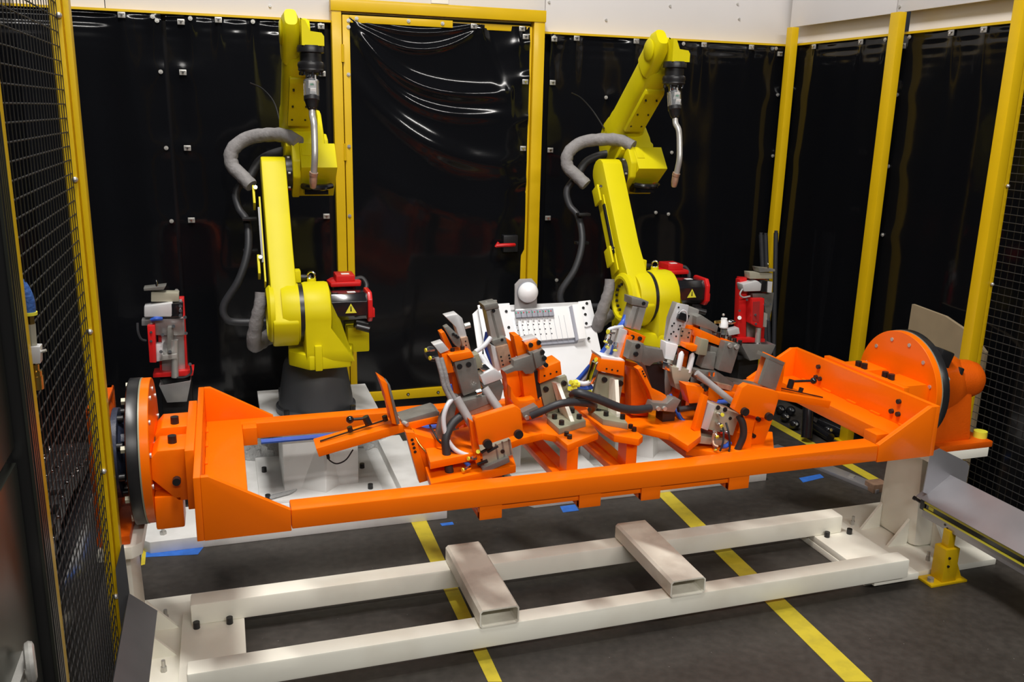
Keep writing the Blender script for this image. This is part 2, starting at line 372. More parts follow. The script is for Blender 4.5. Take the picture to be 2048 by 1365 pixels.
def hang(W, tops, amp=.014, seed=0, sides=()):
    rnd = random.Random(seed); ph = [rnd.uniform(0, 6.28) for _ in range(6)]
    def fn(u, h):
        d = .0
        for k, uc in enumerate(tops):
            s = .018+.11*h
            d += amp*.9*math.exp(-((u-uc)/s)**2)*math.exp(-h/.28)
        near = min([abs(u-uc) for uc in tops]) if tops else 0
        d += -amp*.6*math.exp(-h/.06)*min(1, near/.12)*(1+math.sin(h*120))*.5           # slack hem between the clips
        d += amp*.5*math.sin(h*16+ph[0]+u*2)*math.exp(-h/.22)*min(1, near/.15)
        d += amp*.25*math.sin(u*9+ph[1]+h*.6)+amp*.18*math.sin(u*21+ph[2]-h*1.1)+amp*.15*math.sin(h*3+ph[3]+u*3)
        for us, hs in sides:
            d += amp*.8*math.exp(-((h-hs)/(.05+.25*abs(u-us)))**2)*math.exp(-abs(u-us)/.12)
        return d
    return fn
def wu(u, v, o): p = at(u, v, y=YW-.02); return p.x-o
# left back panel, middle back panel, right back panel
def back_curtain(x0, x1, tops, tseed, label, bolts, nu=70):
    W = x1-x0
    tp = [wu(u, v, x0) for u, v, k in tops]
    sd = [(wu(u, v, x0), ZC-.005-at(u, v, y=YW-.02).z) for u, v, k in bolts]
    cl = [(wu(u, v, x0), ZC-.005-at(u, v, y=YW-.02).z, k) for u, v, k in list(tops)+list(bolts)]
    cl = [(min(max(u, .02), W-.02), max(h, .02), k) for u, h, k in cl]
    return curtain('vinyl_curtain', (x0, YW-.02, 0), (1, 0, 0), W, .06, ZC-.005, (0, -1, 0), hang(W, tp, .012, tseed, sd), label, cl, nu)
xA = at(352, 400, y=YW-.02).x; xD = at(668, 400, y=YW-.02).x
back_curtain(XL-.9, xA-.012, [(243, 20, 'c'), (305, 24, 'b')], 3, 'black vinyl curtain behind the nozzle cleaner with the drip tray by the headstock',
             [(322, 42, 'b'), (328, 144, 'b'), (337, 296, 'b'), (347, 442, 'b'), (398, 715, 'b'), (390, 580, 'b')], 90)
back_curtain(xA+.012, xD-.03, [(380, 26, 'b'), (436, 28, 'c'), (505, 33, 'b'), (590, 40, 'b'), (640, 36, 'b')], 5, 'black vinyl curtain between the panel seam and the yellow door frame',
             [(362, 44, 'c'), (366, 145, 'c'), (375, 296, 'c'), (383, 440, 'c'), (656, 54, 'c'), (658, 148, 'c'), (662, 432, 'c')], 80)
xE = at(1090, 300, y=YW-.02).x
back_curtain(xE+.01, XW-.06, [(1105, 66, 'b'), (1152, 68, 'c'), (1270, 74, 'c'), (1365, 84, 'b'), (1406, 86, 'c'), (1500, 92, 'c'), (1550, 97, 'b')], 9, 'long black vinyl curtain between the door and the corner post',
             [(1092, 78, 'c'), (1090, 165, 'c'), (1086, 300, 'c'), (1083, 436, 'c'), (1342, 305, 'b'), (1335, 428, 'b'), (1310, 425, 'b'), (1210, 195, 'b'), (1112, 560, 'b'), (1558, 108, 'c'), (1554, 190, 'b'), (1545, 312, 'b')], 120)
def side_curtain(y0, y1, tops, seed, label, bolts):
    W = y1-y0; f = lambda u, v: at(u, v, x=XW-.015)
    cl = [(min(max(f(u, v).y-y0, .02), W-.02), max(ZC-.005-f(u, v).z, .02), k) for u, v, k in list(tops)+list(bolts)]
    tp = [c[0] for c in cl[:len(tops)]]; sd = [(c[0], c[1]) for c in cl[len(tops):]]
    return curtain('vinyl_curtain', (XW-.015, y0, 0), (0, 1, 0), W, .06, ZC-.005, (-1, 0, 0), hang(W, tp, .012, seed, sd), label, cl, 70)
side_curtain(4.58, 5.54, [(1592, 97, 'b'), (1632, 93, 'c'), (1727, 83, 'c'), (1774, 76, 'b')], 12, 'black vinyl curtain of the side wall between the corner post and the square post',
             [(1585, 112, 'c'), (1578, 193, 'b'), (1567, 314, 'b')])
side_curtain(3.05, 4.47, [(1824, 73, 'b'), (1908, 64, 'c'), (1974, 57, 'c'), (2044, 46, 'c')], 15, 'black vinyl curtain of the side wall beyond the square post near the tailstock',
             [(1811, 92, 'c'), (1799, 190, 'b'), (1782, 333, 'b'), (1770, 470, 'b')])

cl = curtain('vinyl_curtain', (-.98, 1.2, 0), (0, 1, 0), 4.3, .02, ZT-.1, (1, 0, 0), hang(4.3, [.5, 1.5, 2.5, 3.5], .012, 21), 'black vinyl curtain behind the mesh panel of the headstock post', (), 60, 40)
# ------------------------------------------------------------------ door
dr = thing('door_1', None, None, (1.36, YW-.06, 0), kind='structure')
yd = YW-.075
def dx(u, v): return at(u, v, y=yd).x
def dz(u, v): return at(u, v, y=yd).z
xl0, xl1, xl2 = dx(670, 300), dx(689, 300), dx(705, 300); xr0, xr1 = dx(1062, 300), dx(1083, 300)
zt1 = dz(880, 10); zt0 = dz(880, 33); zl1 = dz(760, 33); zl0 = dz(760, 48)
part('jamb', MB().box((xl0, yd, 0), (xl1, yd+.07, zt1)), 'fence_yellow', dr, bevel=.003)
part('jamb', MB().box((xr0, yd, 0), (xr1, yd+.07, zt1)), 'fence_yellow', dr, bevel=.003)
part('header', MB().box((xl0-.004, yd-.006, zt0), (xr1+.004, yd+.07, zt1+.004)), 'fence_yellow', dr, bevel=.003)
zb0, zb1 = .155, .215
part('leaf_stile', MB().box((xl1+.006, yd+.005, zb0), (xl2, yd+.045, zl1)), 'fence_yellow', dr, bevel=.002)
part('leaf_stile', MB().box((xr0-.045, yd+.02, zb0), (xr0-.006, yd+.05, zl1-.01)), 'fence_yellow', dr, bevel=.002)
part('leaf_top_rail', MB().box((xl2, yd+.005, zl0), (dx(906, 44), yd+.02, zl1)), 'fence_yellow', dr, bevel=.002)
part('leaf_top_rail', MB().box((xl2, yd+.025, zl0+.0), (xr0-.02, yd+.045, zl1-.005)), 'fence_yellow', dr, bevel=.002)
part('leaf_bottom_rail', MB().box((xl1+.006, yd+.0, zb0), (xr0-.01, yd+.045, zb1)), 'fence_yellow', dr, bevel=.002)
for z in (2.32, 1.75, .75):
    part('hinge', MB().cyl((xl1+.002, yd-.004, z-.05), (xl1+.002, yd-.004, z+.05), .006, n=10).box((xl1-.006, yd-.003, z-.05), (xl1+.012, yd+.002, z+.05)), 'fence_yellow', dr)
for u, v in ((697, 41), (697, 54), (713, 37), (817, 42), (885, 47), (697, 149), (698, 293), (699, 432), (701, 700), (816, 789), (876, 785)):
    p = at(u, v, y=yd+.004); part('bolt', MB().cyl((p.x, yd+.006, p.z), (p.x, yd-.0, p.z), .011, n=14).cyl((p.x, yd+.0, p.z), (p.x, yd-.006, p.z), .006, n=6), 'steel', dr)
p = at(1012, 490, y=yd-.02)
hd = part('latch', MB().box((p.x-.015, yd-.015, p.z-.05), (p.x+.085, yd+.04, p.z+.06)), 'black', dr, bevel=.006)
part('latch_handle', MB().tube([(p.x-.075, yd-.05, p.z), (p.x-.03, yd-.06, p.z+.004), (p.x+.02, yd-.06, p.z+.004), (p.x+.05, yd-.045, p.z+.002)], .012, 8).cyl((p.x-.08, yd-.05, p.z-.008), (p.x-.06, yd-.05, p.z+.022), .009, n=10), 'red', hd, label='red latch handle')
# door curtain with deep swags
def swag(u, h):
    W = xr0-.02-xl2; a = u/W
    d = .004*math.sin(u*6+1)
    for (A, h0, s, p, wd, ue) in ((.010, .0, .07, 0, .014, .72), (.014, .0, .17, 0, .022, .74), (.030, .0, .42, 4.0, .045, .9), (.016, .05, .50, 4.0, .04, .9), (.020, .33, .52, 2.5, .07, 1.0), (.010, .8, .4, 2.5, .1, 1.0)):
        uu = a/ue
        if 0 <= uu <= 1.0:
            hc = h0+(s*4*uu*(1-uu)*.95 if p == 0 else s*(1-(1-uu)**p)-.08*max(0, uu-.55)**2)
            d += A*math.exp(-((h-hc)/wd)**2)*math.sin(math.pi*min(max(uu, .03), .97))**.6
    for uc in (.72, .93):
        d += .012*math.exp(-((a-uc)/(.015+.12*h))**2)*math.exp(-h/.2)
    d += .010*math.exp(-((a-.72-.35*h)/(.03))**2)*math.exp(-h/.45)*(h > .02)
    d += .006*math.sin(h*7+a*5)*math.exp(-h/1.2)+.004*math.sin(a*14+h*2)
    for hs in (.09, .30, .55, .95): d += .010*math.exp(-((h-hs-.3*(1-a))/(.03+.15*(1-a)))**2)*math.exp(-(1-a)/.10)
    return d
ctop = zl1-.012
def dclip(u, v, k): p = at(u, v, y=yd+.02); return (min(p.x, xr0-.05)-xl2, max(ctop-p.z, .012), k)
curtain('vinyl_curtain', (xl2-.002, yd+.022, 0), (1, 0, 0), xr0-.02-xl2, zb0+.03, ctop, (0, -1, 0), swag, 'glossy black vinyl curtain sagging in swags inside the yellow door leaf',
        [dclip(948, 50, 'c'), dclip(1044, 57, 'c'), dclip(1057, 74, 'c'), dclip(1054, 164, 'c'), dclip(1050, 297, 'c')], nu=110, nv=170)
# ================================================================== positioner base
AX, AZ = 3.20, .815            # rotary axis: y and z
pb = thing('positioner_base', 'long cream steel floor frame with two rails and two open fork tubes', 'machine base', (1.3, 3.1, 0))
RZ0, RZ1 = .062, .150
for y0, y1, nm in ((2.805, 2.885, 'rail'), (3.255, 3.345, 'rail')):
    part(nm, MB().box((-.20, y0, RZ0), (2.775, y1, RZ1)), 'cream', pb, bevel=.008)
def tube_open(x0, x1, y0, y1, z0, z1, w=.006):
    b = MB(); X = [x0, x1]; vs = []; fs = []
    for y in (y0, y1):
        for k in (0, w):
            c = .010-k*.6
            for (x, z) in ((x0+k+c, z0+k), (x1-k-c, z0+k), (x1-k, z0+k+c), (x1-k, z1-k-c), (x1-k-c, z1-k), (x0+k+c, z1-k), (x0+k, z1-k-c), (x0+k, z0+k+c)): vs.append((x, y, z))
    n = 8
    for i in range(n):
        j = (i+1) % n
        fs += [(i, j, 2*n+j, 2*n+i), (n+j, n+i, 3*n+i, 3*n+j), (i, n+i, n+j, j), (2*n+i, 2*n+j, 3*n+j, 3*n+i)]
    return b.add(vs, fs)
for x0, x1 in ((.820, .973), (1.604, 1.759)):
    part('fork_tube', tube_open(x0, x1, 2.80, 3.33, RZ1, RZ1+.074), 'cream_stained', pb)
for sx, x0, x1 in ((-1, -.44, -.005), (1, 2.62, 3.36)):
    part('foot_plate', MB().prism([(x0+.08, 2.86, 0), (x1, 2.86, 0), (x1, 3.56, 0), (x0, 3.56, 0), (x0, 3.0, 0), (x0+.08, 3.0, 0)] if sx < 0 else [(x0, 2.885, 0), (x1, 2.885, 0), (x1, 3.56, 0), (x0, 3.56, 0)], (0, 0, .03)), 'cream', pb, bevel=.004)
    xa, xb = (-.236, -.005) if sx < 0 else (2.622, 2.86)
    part('joint_plate', MB().box((xa, 2.83, .03), (xb, 3.36, .062)), 'cream', pb, bevel=.004)
    for x in ((xa+.055, xb-.055)):
        hexbolt(pb, (x, 3.235, .062), (0, 0, 1), .013, .026, 'black')
    for x, y in (((-.30, 3.38), (-.29, 3.03)) if sx < 0 else ((2.935, 3.37), (3.03, 2.96))):
        bo = part('anchor_bolt', MB().cyl((x, y, .03), (x, y, .05), .011, n=6).cyl((x, y, .03), (x, y, .075), .007, n=10), 'steel', pb)
# columns
for sx in (-1, 1):
    xa, xb = (-.45, -.36) if sx < 0 else (3.05, 3.25)
    part('column', MB().add([(xa, 3.07, .03), (xb, 3.07, .03), (xb, 3.35, .03), (xa, 3.35, .03), (xa+.01, 3.11, .50), (xb-.01, 3.11, .50), (xb-.01, 3.34, .50), (xa+.01, 3.34, .50)],
                             [(0, 3, 2, 1), (4, 5, 6, 7), (0, 1, 5, 4), (1, 2, 6, 5), (2, 3, 7, 6), (3, 0, 4, 7)]), 'cream', pb, bevel=.035)
    c0, c1 = (-.465, -.325) if sx < 0 else (3.0, 3.36)
    part('column_cap', MB().prism([(c0, 3.0, .50), (c1-.03, 3.0, .50), (c1, 3.03, .50), (c1, 3.42, .50), (c1-.03, 3.45, .50), (c0, 3.45, .50)], (0, 0, .045)), 'cream', pb, bevel=.003)
    gx = xb if sx < 0 else xa
    for y in (3.12,):
        part('gusset', MB().prism([(gx, y, .03), (gx-.11*sx, y, .03), (gx, y, .16)], (0, .014, 0)), 'cream', pb)
        part('gusset', MB().prism([(gx, y+.19, .03), (gx-.11*sx, y+.19, .03), (gx, y+.19, .16)], (0, .014, 0)), 'cream', pb)
    part('gusset', MB().prism([((xa+xb)/2, 3.075, .03), ((xa+xb)/2, 2.96, .03), ((xa+xb)/2, 3.08, .17)], (.014, 0, 0)), 'cream', pb)
# ------------------------------------------------------------------ headstock with its drive disc
hs = thing('headstock', 'orange headstock with navy gearbox and black rimmed drive disc', 'positioner drive', (-.45, AX, .545))
part('foot', MB().box((-.465, 3.02, .545), (-.36, 3.40, .578)), 'orange_cast', hs, bevel=.006)
part('housing', MB().lathe((-.465, AX, AZ), (1, 0, 0), [(0, .17), (.01, .185), (.05, .19), (.062, .165)], 40).box((-.465, 3.04, .57), (-.41, 3.36, .80)).box((-.465, 3.05, .85), (-.405, 3.09, 1.02)).box((-.465, 3.31, .85), (-.405, 3.35, 1.02)).box((-.465, 3.05, 1.0), (-.405, 3.35, 1.02)), 'orange_cast', hs, bevel=.006)
part('warning_label', MB().box((-.4048, 3.06, .95), (-.4035, 3.08, .98)), 'label_white', hs)
gb = part('gearbox', MB().lathe((-.404, AX, AZ), (1, 0, 0), [(0, .15), (.003, .158), (.022, .158), (.025, .128), (.038, .115), (.046, .075), (.059, .07)], 40), 'navy', hs, bevel=0)
for k in range(8):
    t = math.pi*2*k/8+.3
    part('cap_screw', MB().cyl((-.383, AX+math.cos(t)*.142, AZ+math.sin(t)*.142), (-.363, AX+math.cos(t)*.142, AZ+math.sin(t)*.142), .013, n=10), 'black', gb)
for k in range(4):
    t = math.pi/2*k+.8
    part('gear_rib', MB().ob((-.37, AX+math.cos(t)*.095, AZ+math.sin(t)*.095), (.035, .05, .03), rot(math.degrees(t))), 'navy', gb, bevel=.004)
def disc(t, x0, sx):
    """drive disc: black rim towards the drive, orange plate towards the fixture"""
    rim = part('disc_rim', MB().lathe((x0, AX, AZ), (sx, 0, 0), [(0, .25), (.004, .258), (.036, .258), (.04, .255)], 64), 'black', t)
    part('disc_gasket', MB().lathe((x0+sx*.04, AX, AZ), (sx, 0, 0), [(0, .2575), (.005, .2575)], 64), 'olive', rim)
    pl = part('disc_plate', MB().lathe((x0+sx*.045, AX, AZ), (sx, 0, 0), [(0, .256), (.026, .256), (.028, .254)], 64), 'orange', t)
    for k in range(12):
        a = 2*math.pi*k/12+.26
        c = V((x0+sx*.0728, AX+math.cos(a)*.215, AZ+math.sin(a)*.215))
        part('disc_screw', MB().cyl(c, c+V((sx*.004, 0, 0)), .009, n=10), 'steel', pl)
    for k in range(8):
        a = 2*math.pi*k/8+.4
        c = V((x0, AX+math.cos(a)*.232, AZ+math.sin(a)*.232))
        part('rim_bolt', MB().cyl(c, c-V((sx*.014, 0, 0)), .013, n=6), 'plated', rim)
disc(hs, -.345, 1)
part('hub_bore', MB().cyl((-.274, AX, AZ), (-.270, AX, AZ), .045, n=24), 'dark_gloss', hs)
ts = thing('tailstock', 'orange robot positioner motor with large orange disc on the cream column by the mesh panel', 'positioner drive', (3.2, AX, .545))
part('foot', MB().box((3.04, 3.0, .545), (3.35, 3.42, .575)), 'orange_cast', ts, bevel=.006)
part('housing', MB().lathe((3.01, AX, AZ), (1, 0, 0), [(0, .20), (.03, .205), (.06, .175), (.16, .15), (.22, .13), (.26, .08)], 36), 'orange_cast', ts)
part('pedestal', MB().prism([(3.04, 3.04, .57), (3.04, 3.36, .57), (3.04, 3.33, .80), (3.04, 3.07, .80)], (.22, 0, 0)), 'orange_cast', ts, bevel=.02)
part('motor_housing', MB().lathe((3.17, AX-.03, AZ+.02), (1, -.25, .05), [(0, .10), (.12, .09), (.16, .075), (.18, .05)], 24), 'orange_cast', ts)
mo = part('servo_motor', MB().ob(at(1879, 716, y=3.11), (.075, .08, .085), rot(0, 20, 0)), 'black', ts, bevel=.01)
part('connector', MB().cyl(at(1874, 735, y=3.06), at(1870, 748, y=3.02), .016, n=14), 'black', mo)
part('red_cap', MB().ob(at(1912, 748, y=3.10), (.022, .06, .07), rot(0, 15, 0)), 'black', ts, bevel=.008)
part('yellow_cap', MB().cyl((3.33, 3.06, .575), (3.33, 3.06, .605), .03, n=16), 'tag_yellow', ts)
disc(ts, 3.0, -1)
part('hub_bore', MB().cyl((2.929, AX, AZ), (2.925, AX, AZ), .05, n=24), 'dark_gloss', ts)
# ------------------------------------------------------------------ turning frame
FX0, FX1, FY0, FY1, FZ0, FZ1 = -.132, 2.729, 2.718, 3.683, .673, .888
ZT_, ZB_ = .746, .678
fr = thing('turning_frame', 'long glossy orange rectangular frame held between the two discs', 'fixture frame', (1.3, AX, FZ0))
part('end_plate', MB().box((FX0, FY0, FZ0), (FX0+.022, FY1, FZ1)), 'orange', fr, bevel=.003)
part('end_plate', MB().box((FX1-.022, FY0, FZ0), (FX1, FY1, FZ1)), 'orange', fr, bevel=.003)
G0, G1 = .157, 2.447
for y in (FY0-.001, FY1-.021):
    part('gusset', MB().prism([(FX0+.022, y, FZ0), (G0, y, FZ0), (G0, y, ZT_), (FX0+.045, y, FZ1), (FX0+.022, y, FZ1)], (0, .022, 0)), 'orange', fr, bevel=.002)
    part('gusset', MB().prism([(FX1-.022, y, FZ0), (G1, y, FZ0), (G1, y, ZT_), (FX1-.045, y, FZ1), (FX1-.022, y, FZ1)], (0, .022, 0)), 'orange', fr, bevel=.002)
part('long_bar', MB().box((G0+.001, FY0, ZB_), (G1-.001, FY0+.085, ZT_)), 'orange', fr, bevel=.006)
part('long_bar', MB().box((.02, FY1-.094, ZB_), (FX1-.12, FY1-.022, ZT_)), 'orange', fr, bevel=.006)
part('end_bar', MB().box((FX0+.022, FY0+.022, ZB_), (.03, FY1-.022, ZT_)), 'orange', fr, bevel=.005)
part('end_bar', MB().box((FX1-.15, FY0+.022, ZB_), (FX1-.022, FY1-.022, ZT_)), 'orange', fr, bevel=.005)
part('corner_block', MB().box((.03, FY1-.16, ZB_-.002), (.085, FY1-.094, ZT_+.004)), 'orange', fr, bevel=.003)
part('corner_block', MB().box((FX1-.215, FY0+.094, ZB_-.002), (FX1-.15, FY0+.17, ZT_+.004)), 'orange', fr, bevel=.003)
for y in (2.84, 3.02, 3.18, 3.36, 3.52):
    part('weld_tab', MB().box((FX1-.034, y, ZT_-.002), (FX1-.022, y+.06, ZT_+.009)), 'orange', fr, bevel=.002)
    part('weld_tab', MB().box((FX0+.022, y, ZT_-.002), (FX0+.032, y+.06, ZT_+.006)), 'orange', fr, bevel=.002)
for y, z in ((3.47, .845), (3.48, .79), (3.45, .79), (2.92, .845), (2.955, .79), (2.915, .79)):
    hexbolt(fr, (FX1-.022, y, z), (-1, 0, 0), .011, .012)
# adapters to the discs
def adapter(x0, x1, s):
    b = MB().box((x0, 2.93, .69), (x1, 3.47, .90)); part('adapter_plate', b, 'orange', fr, bevel=.003)
adapter(FX0-.03, FX0, 1); adapter(FX1, FX1+.03, -1)
for ya, yb in ((2.99, 3.14), (3.22, 3.38)):
    part('bracket', MB().prism([(-.272, ya, .86), (-.25, ya, .885), (FX0-.03, ya, .885), (FX0-.03, ya, .70), (-.195, ya, .70), (-.272, ya, .785)], (0, yb-ya, 0)), 'orange', fr, bevel=.003)
part('bracket_web', MB().box((-.272, 3.05, .72), (FX0-.03, 3.32, .80)), 'orange', fr, bevel=.003)
for ya, yb in ((2.99, 3.16), (3.24, 3.40)):
    part('bracket', MB().prism([(2.928, ya, .86), (2.905, ya, .885), (FX1+.03, ya, .885), (FX1+.03, ya, .70), (2.85, ya, .70), (2.928, ya, .785)], (0, yb-ya, 0)), 'orange', fr, bevel=.003)
part('bracket_web', MB().box((FX1+.03, 3.05, .72), (2.928, 3.35, .80)), 'orange', fr, bevel=.003)
part('bracket', MB().box((-.272, 2.99, .60), (-.18, 3.10, .72)), 'orange', fr, bevel=.008)
for x, ys in ((-.205, (3.06, 3.26)), (2.80, (3.09, 3.13, 3.27, 3.31))):
    for y in ys: hexbolt(fr, (x, y, .885), (0, 0, 1), .015, .026)
for x, y in ((-.195, 2.98),): hexbolt(fr, (x, y, .78), (0, -1, 0), .014, .02)
# under-strip and tabs of the cross members
t0 = at(955, 1020, y=FY0+.02).x; t1 = at(1495, 965, y=FY0+.02).x
part('under_strip', MB().box((t0, FY0+.014, ZB_-.024), (t1, FY0+.08, ZB_-.002)), 'orange', fr, bevel=.002)
for ua, ub in ((958, 1003), (1157, 1200), (1281, 1319), (1456, 1496)):
    um = (ua+ub)/2; vm = 1040-(um-980)*.135
    xa = at(ua, vm, y=FY0+.01).x; xb = at(ub, vm, y=FY0+.01).x
    part('cross_member', MB().box((xa, FY0+.006, ZB_-.052), (xb, FY1-.02, ZB_-.022)).box((xa, FY0+.005, ZB_-.052), (xb, FY0+.03, ZB_+.002)), 'orange', fr, bevel=.003)
part('air_line', MB().tube([(.10, FY1-.10, ZB_-.012), (1.0, FY1-.10, ZB_-.012), (2.3, FY1-.10, ZB_-.012)], .011, 8, 2), 'blue_hose', fr)

# ================================================================== robot risers
def riser(dx, label):
    t = thing('robot_riser', label, 'robot stand', (.43+dx, 4.53, 0), 'robot risers')
    o = V((dx, 0, 0))
    part('floor_plate', MB().prism([V(p)+o for p in ((-.40, 4.03, 0), (-.43, 4.06, 0), (-.43, 5.02, 0), (1.0, 5.02, 0), (1.0, 4.03, 0))], (0, 0, .058)), 'riser_white', t, bevel=.004)
    part('pedestal', MB().box(V((.225, 4.42, .058))+o, V((.615, 4.80, .44))+o), 'riser_white', t, bevel=.02)
    part('front_rib', MB().add([V(p)+o for p in ((.30, 4.425, .06), (.52, 4.425, .06), (.43, 4.33, .06), (.43, 4.425, .40), (.39, 4.425, .40), (.46, 4.425, .40))], [(0, 2, 3, 4), (2, 1, 5, 3), (0, 1, 2), (0, 4, 3, 5, 1)]), 'riser_white', t)
    part('top_plate', MB().box(V((.13, 4.24, .44))+o, V((.73, 4.92, .47))+o), 'riser_white', t, bevel=.004)
    part('base_flange', MB().box(V((.10, 4.30, .058))+o, V((.72, 4.92, .075))+o), 'riser_white', t, bevel=.003)
    part('fork_bar', MB().box(V((-.12, 4.16, .058))+o, V((.015, 4.98, .115))+o), 'riser_white', t, bevel=.006)
    part('fork_bar', MB().box(V((.80, 4.16, .058))+o, V((.94, 4.98, .115))+o), 'riser_white', t, bevel=.006)
    for x, y in ((.14, 4.33), (.66, 4.33), (.14, 4.70), (.66, 4.62), (-.06, 4.35)):
        hexbolt(t, V((x, y, .075 if x > .05 else .058))+o, (0, 0, 1), .014, .026)
    b = part('anchor_bolt', MB().cyl(V((-.345, 4.10, .058))+o, V((-.345, 4.10, .072))+o, .016, n=6).cyl(V((-.345, 4.10, .058))+o, V((-.345, 4.10, .10))+o, .008, n=8), 'steel', t)
    return t
RS = 1.87
riser(0, 'white welded robot stand on a floor plate edged with blue tape'); riser(RS, 'white welded robot stand on the floor plate by the aluminium floor channel')

# ================================================================== robots (built once, facing the positioner)
J2 = V((.25, 4.36, 1.02)); J3 = V((.33, 4.79, 1.68))
rb = thing('welding_robot', 'yellow six axis welding robot standing by the headstock side', 'robot', (.43, 4.53, .47), 'welding robots')
C0 = V((.415, 4.54, .47))
bs = part('base', MB().lathe(C0, (0, 0, 1), [(0, .205), (.03, .205), (.035, .192), (.08, .188), (.245, .160), (.272, .150), (.285, .135)], 40), 'robot_grey', rb)
for sx, sy in ((-1, -1), (1, -1), (1, 1), (-1, 1)):
    part('base_foot', MB().box(C0+V((sx*.13-.05, sy*.15-.06, 0)), C0+V((sx*.13+.05, sy*.15+.06, .035))), 'robot_grey', bs, bevel=.012)
    part('base_bolt', MB().cyl(C0+V((sx*.165, sy*.195, .03)), C0+V((sx*.165, sy*.195, .065)), .015, n=10), 'black', bs)
part('slew_ring', MB().lathe(C0+V((0, -.01, .283)), (0, 0, 1), [(0, .128), (.02, .130), (.05, .130)], 40), 'black', rb)
# turret
def yzprism(poly, x0, x1, x1f=None):
    """outline in (y, z) from x0 to x1; x1f(z) bends the far side"""
    n = len(poly); vs = [V((x0, y, z)) for y, z in poly] + [V((x1f(z) if x1f else x1, y, z)) for y, z in poly]
    return MB().add(vs, [tuple(range(n)), tuple(range(2*n-1, n-1, -1))] + [((i+1) % n, i, n+i, n+(i+1) % n) for i in range(n)])
arc = [(J2.y+.15*math.cos(t), 1.03+.15*math.sin(t)) for t in [math.radians(a) for a in range(200, 29, -17)]]
tp = [(4.215, .80), (4.20, .87)] + arc + [(4.62, .96), (4.70, .90), (4.72, .80)]
part('turret', yzprism(tp, .345, 0, lambda z: .475 if z > .98 else .475+.11*(.98-z)/.18), 'robot_yellow', rb, bevel=.018)
part('turret_flange', MB().prism([(.27, 4.32, .775), (.36, 4.20, .775), (.56, 4.22, .775), (.60, 4.42, .775), (.58, 4.70, .775), (.30, 4.72, .775)], (0, 0, .075)), 'robot_yellow', rb, bevel=.012)
part('turret_tab', MB().box((.385, 4.185, .775), (.42, 4.23, .90)), 'robot_yellow', rb, bevel=.006)
part('lifting_lug', MB().cyl((.40, 4.40, 1.165), (.40, 4.40, 1.19), .022, n=16), 'robot_yellow', rb)
part('eye_bolt', MB().torus((.40, 4.40, 1.205), (.3, 1, 0), .018, .005, 18, 8).cyl((.40, 4.40, 1.17), (.40, 4.40, 1.19), .007, n=10), 'chrome', rb)
j2r = part('shoulder_ring', MB().lathe((.325, J2.y, 1.03), (1, 0, 0), [(0, .142), (.025, .142)], 44), 'black', rb)
# motors
mt = part('shoulder_motor', yzprism([(4.30, .995), (4.275, 1.02), (4.275, 1.09), (4.30, 1.125), (4.40, 1.125), (4.425, 1.09), (4.425, 1.02), (4.40, .995)], .48, .655), 'dark_gloss', rb, bevel=.003)
part('motor_cap', yzprism([(4.285, .985), (4.262, 1.01), (4.262, 1.10), (4.285, 1.135), (4.41, 1.135), (4.437, 1.10), (4.437, 1.01), (4.41, .985)], .655, .678), 'red', mt, bevel=.006, label='red motor end cap')
part('cap_knob', MB().ob((.682, 4.30, 1.03), (.016, .05, .045)).ob((.682, 4.39, 1.09), (.016, .05, .05)), 'red', mt, bevel=.004)
part('warning_triangle', MB().prism([(.545, 4.2735, 1.035), (.60, 4.2735, 1.035), (.5725, 4.2735, 1.083)], (0, -.0015, 0)), 'tag_yellow', mt, label='yellow warning triangle')
part('warning_mark', MB().prism([(.569, 4.2722, 1.044), (.576, 4.2722, 1.044), (.574, 4.2722, 1.07), (.5705, 4.2722, 1.07)], (0, -.001, 0)), 'black', mt)
part('motor_label', MB().box((.565, 4.33, 1.1255), (.605, 4.36, 1.1265)), 'label_white', mt)
m1 = part('turret_motor', MB().box((.51, 4.50, .86), (.63, 4.62, 1.13)), 'dark_gloss', rb, bevel=.012)
part('motor_cap', MB().prism([(.50, 4.46, 1.13), (.65, 4.46, 1.13), (.66, 4.50, 1.13), (.65, 4.63, 1.13), (.52, 4.63, 1.13), (.49, 4.56, 1.13)], (0, 0, .022)).box((.53, 4.485, 1.152), (.625, 4.61, 1.185)), 'red', m1, bevel=.006, label='red motor end cap')
part('motor_label', MB().box((.56, 4.51, 1.185), (.60, 4.54, 1.1865)), 'label_white', m1)
part('cable_stub', MB().tube([(.63, 4.55, 1.15), (.67, 4.55, 1.155), (.69, 4.53, 1.12), (.67, 4.5, 1.08)], .012, 8), 'rubber', rb)
part('motor_bracket', MB().box((.57, 4.40, .80), (.68, 4.50, .93)), 'robot_yellow', rb, bevel=.01)
part('connector', MB().cyl((.60, 4.28, .965), (.66, 4.26, .95), .016, n=12).cyl((.60, 4.34, .975), (.66, 4.34, .96), .03, n=12), 'black', rb)
